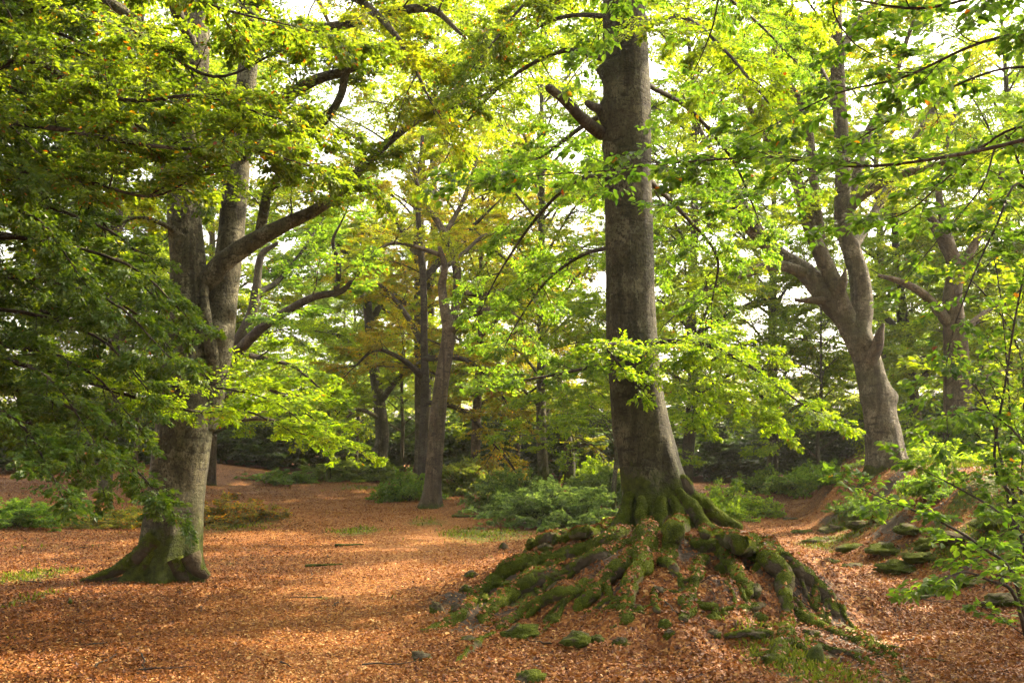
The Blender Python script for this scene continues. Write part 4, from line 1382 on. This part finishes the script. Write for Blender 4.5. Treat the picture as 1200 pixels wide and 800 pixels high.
def place(k, px, Y, rot, sc, color, label):
    X = (px - 600) / F * Y
    loc = (X, Y, gz(X, Y) - .1)
    if not used[k]:
        used[k] = True
        o = proto[k]
        o.location, o.rotation_euler = loc, (0, 0, rot)
        o.scale = sc if hasattr(sc, '__len__') else (sc,) * 3
        o['label'] = label
        o['group'] = GB
        for c in o.children:
            c.color = color
    else:
        o = copy_thing(proto[k], loc, rot, sc, label, color, GB)
    return o


BG = [  # kind, px, Y, rot, scale, colour, label
    (0, 232, 31, 0.3, 1.0, C_LIME, 'bright lime-green beech between the twin-stemmed beech and the clearing'),
    (0, 640, 34, 1.3, (1.05, 1.05, 1.3), C_YELLOW, 'yellow-green beech behind the bramble mound left of the central trunk'),
    (1, 800, 30, 2.1, 0.95, C_YELLOW, 'tall yellow-green beech just right of the central trunk in the mid distance'),
    (3, 560, 37, 0.8, 0.95, C_RUST, 'rust and gold oak at the back between the slim leaning tree and central trunk'),
    (1, 120, 27, 3.0, 0.9, C_YELLOW, 'yellow-green tree seen behind the holly on the left'),
    (0, 900, 34, 4.0, 1.1, C_YELLOW, 'glowing yellow-green beech behind the gnarled beech on its left'),
    (0, 1030, 36, 5.0, 1.15, C_LIME, 'sunlit beech behind the gnarled leaning beech'),
    (1, 1180, 33, 0.9, 1.0, C_LIME, 'green-gold tree behind the saplings at the right edge'),
    (2, 720, 26, 1.0, 0.8, C_LIME, 'young lime-green beech half hidden by the central trunk'),
    (2, 420, 46, 2.2, 1.2, C_BLUEGREEN, 'soft bluish-green young tree in the far hazy gap'),
    (3, 250, 36, 2.5, 1.1, C_GOLD, 'golden oak far behind the twin-stemmed beech'),
    (2, 160, 30, 2.0, 1.0, C_LIME, 'young bright beech between holly and twin-stemmed beech'),
    (2, 960, 29, 4.2, .85, C_LIME, 'young beech with yellow-green layers left of the gnarled beech foot'),
    (2, 1150, 29, 1.2, 1.0, C_YELLOW, 'young beech behind the broken-topped trunk'),
    (1, 505, 43, 4.4, 1.35, C_YELLOW, 'tall pale tree far back directly behind the slim leaning tree'),
    (1, 1560, 13.5, 2.0, (.85, .85, 1.0), C_YELLOW, 'tall beech just outside the right edge whose boughs reach in at the top'),
    (2, 470, 43, 0.7, 1.15, C_YELLOW, 'young yellow-green beech at the back immediately right of the pale far trunk'),
    (2, 610, 40, 2.7, 1.2, C_GOLD, 'young golden beech at the back over the blue-green brambles'),
    (2, 790, 47, 3.9, 1.3, C_LIME, 'young lime beech at the back touching the right outline of the central trunk'),
    (2, 1075, 43, 2.4, 1.3, C_LIME, 'young lime beech at the back just right of the gnarled beech'),
    (2, 1230, 30, 0.2, 1.2, C_LIME, 'young lime beech behind the saplings at the far right edge'),
    (2, 60, 31, 4.0, 1.15, C_YELLOW, 'young yellow-green beech glimpsed through the holly at the left edge'),
    (2, 540, 55, 4.0, 1.6, C_YELLOW, 'farthest young yellow beech right of the slim leaning tree'),
    (2, 400, 60, 5.0, 1.7, C_LIME, 'farthest young lime beech in the gap above the pale far trunk'),
]
for a in BG:
    place(*a)

# ------------------------------------------------------------------ dark evergreen thicket and shrubs
def make_shrub(name, seed, rx, rz, nst, fk, color, leafm, cat='shrub'):
    rg = np.random.default_rng(seed)
    root = empty(name, (0, 0, 0), 'x', cat)
    lims = []
    for k in range(nst):
        az = rg.uniform(0, 2 * np.pi)
        el = math.asin(rg.uniform(0.08, 1) ** 1.0)
        d = np.array([math.cos(az) * math.cos(el) * rx, math.sin(az) * math.cos(el) * rx, math.sin(el) * rz]) * rg.uniform(.8, 1.08)
        s = np.array([rg.normal(0, rx * .15), rg.normal(0, rx * .15), 0])
        lims.append(smooth_path([s, s + d * .45 + [0, 0, rz * .12], s + d * .8 + [0, 0, rz * .06], s + d], [.03, .02, .012, .006], 4))
    wm = MB()
    for P, R in lims[: max(6, nst // 4)]:
        V, Q = tube(P, R, 6)
        wm.add(V, Q)
    link('stem', wm.mesh('stem', [BARK_DARK]), root)
    mb = MB()
    foliage(rg, mb, lims, **fk)
    link('foliage', mb.mesh('foliage', [TWIG, leafm]), root, color=color)
    return root


SH = [
    make_shrub('holly_shrub', 501, 2.6, 3.6, 60, dict(sp1=.5, L1=.9, m2=9, L2=.5, n=34, size=.12, width=.24, nj=.7, t0=.3, flat=.2, r1=.01), C_DEEP, GLOSSY),
    make_shrub('bramble', 502, 1.5, .85, 70, dict(sp1=.28, L1=.42, m2=7, L2=.24, n=18, size=.070, width=.12, nj=.6, t0=.35, flat=.2, r1=.005, r2=.003), C_BLUEGREEN, LEAF),
    make_shrub('bramble', 503, 1.1, .55, 45, dict(sp1=.26, L1=.36, m2=7, L2=.22, n=14, size=.060, width=.12, nj=.6, t0=.3, flat=.2, r1=.005, r2=.003), C_GREEN, LEAF),
]
sused = [False] * 3


def shrub(k, px, py, Y, rot, sc, color, label, group):
    X = (px - 600) / F * Y
    loc = (X, Y, gz(X, Y) - .05)
    if not sused[k]:
        sused[k] = True
        o = SH[k]
        o.location, o.rotation_euler, o.scale = loc, (0, 0, rot), sc
        o['label'], o['group'] = label, group
        for c in o.children:
            c.color = color
    else:
        copy_thing(SH[k], loc, rot, sc, label, color, group)


GS = 'evergreen shrubs forming the dark thicket at the back'
for i, (px, Y, s, lab) in enumerate([
    (255, 47, 1.1, 'dark evergreen shrub far back behind the twin-stemmed beech'), (310, 50, 1.0, 'dark evergreen shrub at the back left of the pole-thin tree'),
    (370, 49, 1.0, 'dark evergreen shrub right behind the pole-thin tree'), (420, 52, 1.0, 'dark evergreen shrub left behind the pale far trunk'),
    (475, 50, 1.0, 'dark evergreen shrub at the back right of the pale far trunk'), (545, 48, 1.1, 'dark evergreen shrub at the back right of the slim leaning tree'),
    (610, 44, 1.0, 'dark evergreen shrub behind the blue-green brambles'), (690, 42, 1.1, 'dark evergreen shrub immediately left of the central trunk'),
    (770, 42, 1.2, 'dark evergreen shrub behind the central trunk'), (835, 43, 1.0, 'dark evergreen shrub behind the sunny bramble right of the trunk'),
    (880, 45, 1.1, 'large dark evergreen shrub closing the end of the right path'), (940, 40, 1.0, 'dark evergreen shrub right of the path end'),
    (985, 36, .9, 'dark evergreen shrub left of the gnarled beech foot'), (1060, 40, 1.0, 'dark evergreen shrub behind the gnarled beech foot'),
    (1140, 38, 1.0, 'dark evergreen shrub behind the broken-topped trunk'), (1220, 36, 1.1, 'dark evergreen shrub at the right edge behind the saplings'),
    (180, 44, 1.0, 'dark evergreen shrub behind the holly on the left'), (100, 40, 1.0, 'dark evergreen shrub at the back below the holly'), (20, 38, 1.1, 'dark evergreen shrub at the far left edge'),
]):
    shrub(0, px, 0, Y, i * 1.7, (s * 1.1, s * 1.1, s * random.Random(i).uniform(.55, .95)), C_DEEP if i % 3 else (0.028, 0.06, 0.022, 0), lab, GS)
GR = 'low brambles and ferns round the clearing'
for i, (k, px, Y, sc, c, lab) in enumerate([
    (1, 655, 22.5, (1.05, 1.0, 1.0), C_BLUEGREEN, 'broad blue-green bramble mound left of the central trunk'),
    (1, 600, 25.5, (.75, .8, 1.1), (.05, .09, .03, .0), 'green bramble mound partly behind the broad blue-green one'),
    (1, 548, 33, (1.2, 1.0, 1.15), (.075, .11, .03, .02), 'rounded green bush right behind the slim leaning tree'),
    (2, 478, 30, (.9, .9, 1.3), C_GREEN, 'small bush at the left foot of the slim leaning tree'),
    (2, 845, 24, (1.1, 1.0, 1.15), C_LIME, 'sunlit yellow-green bramble just right of the central trunk'),
    (2, 905, 33, (1.0, 1.0, 1.2), C_GREEN, 'small green bush beside the end of the right path'),
    (1, 415, 39, (1.5, 1.0, .75), (.06, .10, .035, .0), 'long low green bramble beneath the pale far trunk'),
    (2, 325, 38, (1.6, 1.0, .7), C_GREEN, 'low green growth on the far rise left of the pole-thin tree'),
    (2, 268, 23, (1.15, 1.0, .9), (.075, .075, .025, .25), 'brownish fading bramble right of the twin-stemmed beech'),
    (2, 150, 22, (1.0, 1.0, .6), (.07, .085, .02, .15), 'low olive bramble just left of the twin-stemmed beech'),
    (1, 10, 21, (.8, .8, .6), C_GREEN, 'green bramble under the holly at the left edge'),
    (2, 950, 31, (1.2, 1, 1.3), C_GREEN, 'green undergrowth at the left foot of the gnarled beech'),
    (2, 1010, 19.5, (.5, .5, .5), C_SAP, 'ferny growth in front of the gnarled beech foot'),
    (2, 1095, 22, (1.2, 1, .8), C_LIME, 'pale green undergrowth right of the gnarled beech foot'),
    (2, 710, 16.5, (.45, .45, .7), C_LIME, 'small bright tuft of bramble at the left foot of the central trunk'),
    (1, 720, 28, (1.0, 1, 1.0), C_BLUEGREEN, 'blue-green bramble directly behind the central trunk'),
    (2, 1035, 16.5, (.33, .33, .5), C_GREEN, 'small fern-like green tuft on the right bank edge'),
    (2, 1105, 15, (.5, .5, .6), C_GREEN, 'small green tuft among leaves on the right bank slope'),
    (2, 975, 24, (.8, .7, .7), C_GREEN, 'low green growth at the top of the bank left of the gnarled beech'),
    (1, 1170, 24, (1.2, 1, 1.2), C_GREEN, 'green bush below the broken-topped trunk'),
    (2, 580, 37, (1.3, 1, 1.5), (.10, .10, .02, .15), 'olive bush at the back right of the slim leaning tree'),
    (2, 700, 36, (1.0, 1, 1.6), C_LIME, 'yellowish bush behind the thin crooked tree'),
]):
    shrub(k, px, 0, Y, i * 2.1, sc, c, lab, GR)

# ------------------------------------------------------------------ far wood closing the horizon (one mass)
rng = np.random.default_rng(900)
fw = MB()
lims = []
for k in range(170):
    Y = rng.uniform(72, 105)
    X = rng.uniform(-.75, .75) * Y
    z0 = gz(X, Y) + rng.uniform(0, 6)
    az = rng.uniform(0, 2 * np.pi)
    ln = rng.uniform(3, 6)
    s = np.array([X, Y, z0])
    d = np.array([math.cos(az), math.sin(az), .3])
    lims.append(smooth_path([s, s + d * ln * .5 + [0, 0, .6], s + d * ln], [.10, .06, .03], 3))
foliage(rng, fw, lims, sp1=.8, L1=2.4, m2=8, L2=1.3, n=22, size=.30, width=.6, nj=.6, r1=.03, r2=.008, flat=.3, t0=.0)
tag(link('far_wood', fw.mesh('far_wood', [BARK_DARK, LEAF]), color=(.100, .150, .030, .02)), kind='stuff')

# ------------------------------------------------------------------ moss clumps, clods and small things
def lump(name, p, rx, ry, rz, seed, mat):
    u = np.linspace(0, np.pi, 13)
    v = np.linspace(0, 2 * np.pi, 20, endpoint=False)
    D = np.stack([np.sin(u)[:, None] * np.cos(v), np.sin(u)[:, None] * np.sin(v), np.cos(u)[:, None] + 0 * v], -1)
    k = 1 + .5 * fbm(D + seed * 3.1, 1.4, 3, seed) + .45 * fbm(D + seed * 2.1, 3.3, 3, seed + 4) + .2 * fbm(D + seed, 6, 2, seed + 1)
    V = D * k[..., None] * np.array([rx, ry, rz])
    n = 20
    i = np.arange(12)[:, None]
    j = np.arange(n)[None, :]
    a = i * n + j
    b = i * n + (j + 1) % n
    Q = np.stack([a, a + n, b + n, b], -1).reshape(-1, 4)
    W = V.reshape(-1, 3) + np.asarray(p)
    return link(name, mossy_mesh(name, W, Q[:, ::-1], p, seed, up=.3, bias=.40), loc=p)


rr = random.Random(8)
for i, (px, py, w, h) in enumerate([(677, 748, 20, 10), (612, 740, 20, 12), (621, 792, 18, 9), (780, 731, 8, 8), (837, 725, 10, 9), (729, 751, 10, 8), (512, 712, 8, 10), (651, 630, 9, 7), (651, 723, 8, 6), (496, 768, 12, 7), (584, 680, 9, 8), (590, 640, 6, 5), (625, 636, 9, 7), (546, 690, 9, 7), (565, 700, 9, 6), (552, 672, 8, 5), (700, 748, 9, 6), (785, 742, 7, 6), (884, 741, 14, 6), (905, 770, 14, 7), (836, 742, 8, 6), (665, 630, 8, 6), (745, 712, 9, 7), (548, 748, 9, 5), (640, 640, 8, 6), (618, 662, 10, 7), (536, 714, 10, 8), (522, 730, 9, 6), (706, 650, 9, 6), (640, 676, 11, 8), (846, 664, 9, 7), (880, 690, 12, 9), (890, 722, 10, 7), (952, 742, 10, 7), (1004, 764, 9, 5), (772, 690, 7, 5)]):
    p = hit(px, py + h * .6)
    s = p[1] / F
    o = lump('moss_clump', p + [0, 0, h * s * .25], w * s, w * s * .9, h * s * 1.0, 20 + i, ROOT)
    tag(o, 'rounded clump of dark moss among fallen leaves on the root mound', 'moss clump', 'moss clumps on the root mound')
for i, (px, py, w, h) in enumerate([(1060, 662, 30, 7), (960, 632, 20, 6), (985, 618, 22, 6), (1010, 612, 18, 5), (940, 622, 14, 4), (1000, 640, 20, 6), (1085, 650, 22, 6), (1120, 628, 24, 7), (1150, 640, 20, 6), (1140, 680, 24, 6), (970, 655, 12, 4), (1030, 600, 18, 5), (1165, 612, 22, 6), (925, 607, 9, 3), (1110, 690, 24, 6), (1180, 700, 26, 7), (1095, 636, 22, 7), (1040, 640, 24, 6), (1070, 618, 20, 6), (1190, 660, 20, 7), (1000, 662, 12, 4)]):
    p = hit(px, py + h * .5)
    s = p[1] / F
    o = lump('moss_clump', p + [0, 0, -h * s * .1], w * s, w * s * .9, h * s * 1.1, 60 + i, ROOT)
    tag(o, 'mossy clod of earth half covered by leaves on the right bank', 'moss clump', 'mossy clods on the right bank')
# pointed little stump on the moss mat
p = hit(956, 776)
mb = MB()
V, Q = tube(*smooth_path([p + [-.03, 0, -.05], p + [0, 0, .04], p + [.015, 0, .09], p + [.03, .01, .125]], [.075, .06, .045, .02], 4), 14, small_disp(3, .35))
mb.add(V, Q)
tag(link('stump', mb.mesh('stump', [BARK_DARK], p), loc=p), 'small dark pointed stump on the moss mat at the front of the roots', 'stump')
# short wooden post by the far path
p = hit(884, 574)
mb = MB()
V, Q = tube(*smooth_path([p + [0, 0, -.1], p + [0, 0, .25], p + [.01, 0, .5]], [.13, .125, .12], 3), 10, small_disp(5, .08))
mb.add(V, Q)
tag(link('wooden_post', mb.mesh('wooden_post', [BARK_DARK], p), loc=p), 'short weathered wooden post beside the end of the right path', 'post')
# fallen twigs
for i, (px, py, ln, az, lab) in enumerate([(560, 606, 1.2, .1, 'dead branch lying right of the slim leaning tree'), (410, 640, .5, .4, 'dark twig lying on leaves in the open clearing'), (82, 706, .35, 2.0, 'short dark stick on the leaves at the lower left'), (1095, 700, .5, .6, 'pale twig lying at the foot of the right bank'), (380, 664, .5, 0.2, 'thin fallen stick on leaves right of the twin-stemmed beech')]):
    p = hit(px, py)
    d = np.array([math.cos(az), math.sin(az), 0])
    C = [p + d * ln * (t - .5) + np.array([0, 0, .03 + .02 * rr.random()]) for t in np.linspace(0, 1, 5)]
    for c in C:
        c[2] = gz(c[0], c[1]) + .03
    mb = MB()
    V, Q = tube(*smooth_path(C, np.linspace(.03, .01, 5) * (.6 + .5 * ln), 4), 8, small_disp(40 + i, .2), cap0=True)
    mb.add(V, Q)
    tag(link('fallen_branch', mb.mesh('fallen_branch', [BARK_DARK], p), loc=p), lab, 'branch')

rr = random.Random(77)
for i in range(26):
    p = hit(rr.uniform(20, 1150), rr.uniform(640, 790))
    az = rr.uniform(0, 6.28)
    ln = rr.uniform(.2, .6)
    C = []
    for t in np.linspace(-.5, .5, 5):
        x_, y_ = p[0] + math.cos(az) * ln * t + rr.gauss(0, .015), p[1] + math.sin(az) * ln * t + rr.gauss(0, .015)
        C.append([x_, y_, gz(x_, y_) + .02 + .015 * rr.random()])
    mb = MB()
    V, Q = tube(*smooth_path(C, np.linspace(.008, .003, 5), 4), 5, None, cap0=True)
    mb.add(V, Q)
    tag(link('fallen_twig', mb.mesh('fallen_twig', [TWIG], p), loc=p), 'thin dead twig lying among the fallen leaves', 'twig', 'dead twigs among the fallen leaves')

# ------------------------------------------------------------------ moist woodland air
mz, hnt, hout = new_mat('haze')
pv = hnt.nodes.new('ShaderNodeVolumePrincipled')
pv.inputs['Color'].default_value = (0.96, 0.97, 0.92, 1)
pv.inputs['Density'].default_value = 0.00040
pv.inputs['Anisotropy'].default_value = 0.3
hnt.links.new(pv.outputs[0], hout.inputs['Volume'])
bx0, bx1 = GV.min(0) - np.array([4, 4, 1.0]), GV.max(0) + 4
bx1[2] = 25.0
HV = np.array([[x, y, z] for z in (bx0[2], bx1[2]) for y in (bx0[1], bx1[1]) for x in (bx0[0], bx1[0])])
HQ = np.array([[0, 2, 3, 1], [4, 5, 7, 6], [0, 1, 5, 4], [2, 6, 7, 3], [0, 4, 6, 2], [1, 3, 7, 5]])
hm = MB()
hm.add(HV, HQ, 0, False)
tag(link('haze', hm.mesh('haze', [mz])), kind='stuff')

# ------------------------------------------------------------------ camera, light, world
cam = bpy.data.cameras.new('camera')
cam.sensor_width = 36
cam.lens = 36.0 * F / 1200.0
cam.shift_y = (HY - 400) / 1200.0
cam.clip_end = 2000
cam.dof.use_dof = True
cam.dof.focus_distance = 12.5
cam.dof.aperture_fstop = 9.0
co = bpy.data.objects.new('camera', cam)
COL.objects.link(co)
co.location = (0, 0, CAMZ)
co.rotation_euler = (math.radians(90), 0, 0)
SC.camera = co

EL, AZ = math.radians(40), math.radians(57)     # azimuth clockwise from +Y (view direction) towards +X
sd = Vector((math.sin(AZ) * math.cos(EL), math.cos(AZ) * math.cos(EL), math.sin(EL)))
sun = bpy.data.lights.new('sun', 'SUN')
sun.energy = 3.5
sun.angle = math.radians(0.6)
sun.color = (1.0, 0.86, 0.66)
so = bpy.data.objects.new('sun', sun)
COL.objects.link(so)
so.rotation_euler = sd.to_track_quat('Z', 'Y').to_euler()

w = bpy.data.worlds.new('World')
SC.world = w
w.use_nodes = True
wt = w.node_tree
sky = wt.nodes.new('ShaderNodeTexSky')
sky.sky_type = 'NISHITA'
sky.sun_disc = False
sky.sun_elevation = EL
sky.sun_rotation = AZ
sky.air_density = 1.0
sky.dust_density = 6.0
sky.ozone_density = 0.6
hs = wt.nodes.new('ShaderNodeHueSaturation')
hs.inputs['Saturation'].default_value = 0.35
wt.links.new(sky.outputs[0], hs.inputs['Color'])
bg = wt.nodes['Background']
bg.inputs['Strength'].default_value = 0.15
wt.links.new(hs.outputs[0], bg.inputs['Color'])

vs = SC.view_settings
SC.display_settings.display_device = 'sRGB'
vs.view_transform = 'Standard'
vs.look = 'None'
vs.gamma = 1.0
vs.use_curve_mapping = False
vs.exposure = 2.4
vs.use_white_balance = True
vs.white_balance_temperature = 7300
vs.white_balance_tint = 12
cy = SC.cycles
cy.use_denoising = True
try:
    cy.denoiser = 'OPENIMAGEDENOISE'
    cy.denoising_prefilter = 'ACCURATE'
    cy.denoising_input_passes = 'RGB_ALBEDO_NORMAL'
except Exception:
    pass
cy.use_adaptive_sampling = True
cy.adaptive_threshold = 0.02
cy.volume_bounces = 1
cy.max_bounces = 8
cy.diffuse_bounces = 5
cy.glossy_bounces = 2
cy.transmission_bounces = 5
cy.sample_clamp_indirect = 6.0
cy.caustics_reflective = False
cy.caustics_refractive = False
SC.render.use_persistent_data = False

print('FACES', sum(len(o.data.polygons) for o in bpy.data.objects if o.type == 'MESH'), 'UNIQUE', sum(len(m.polygons) for m in bpy.data.meshes))
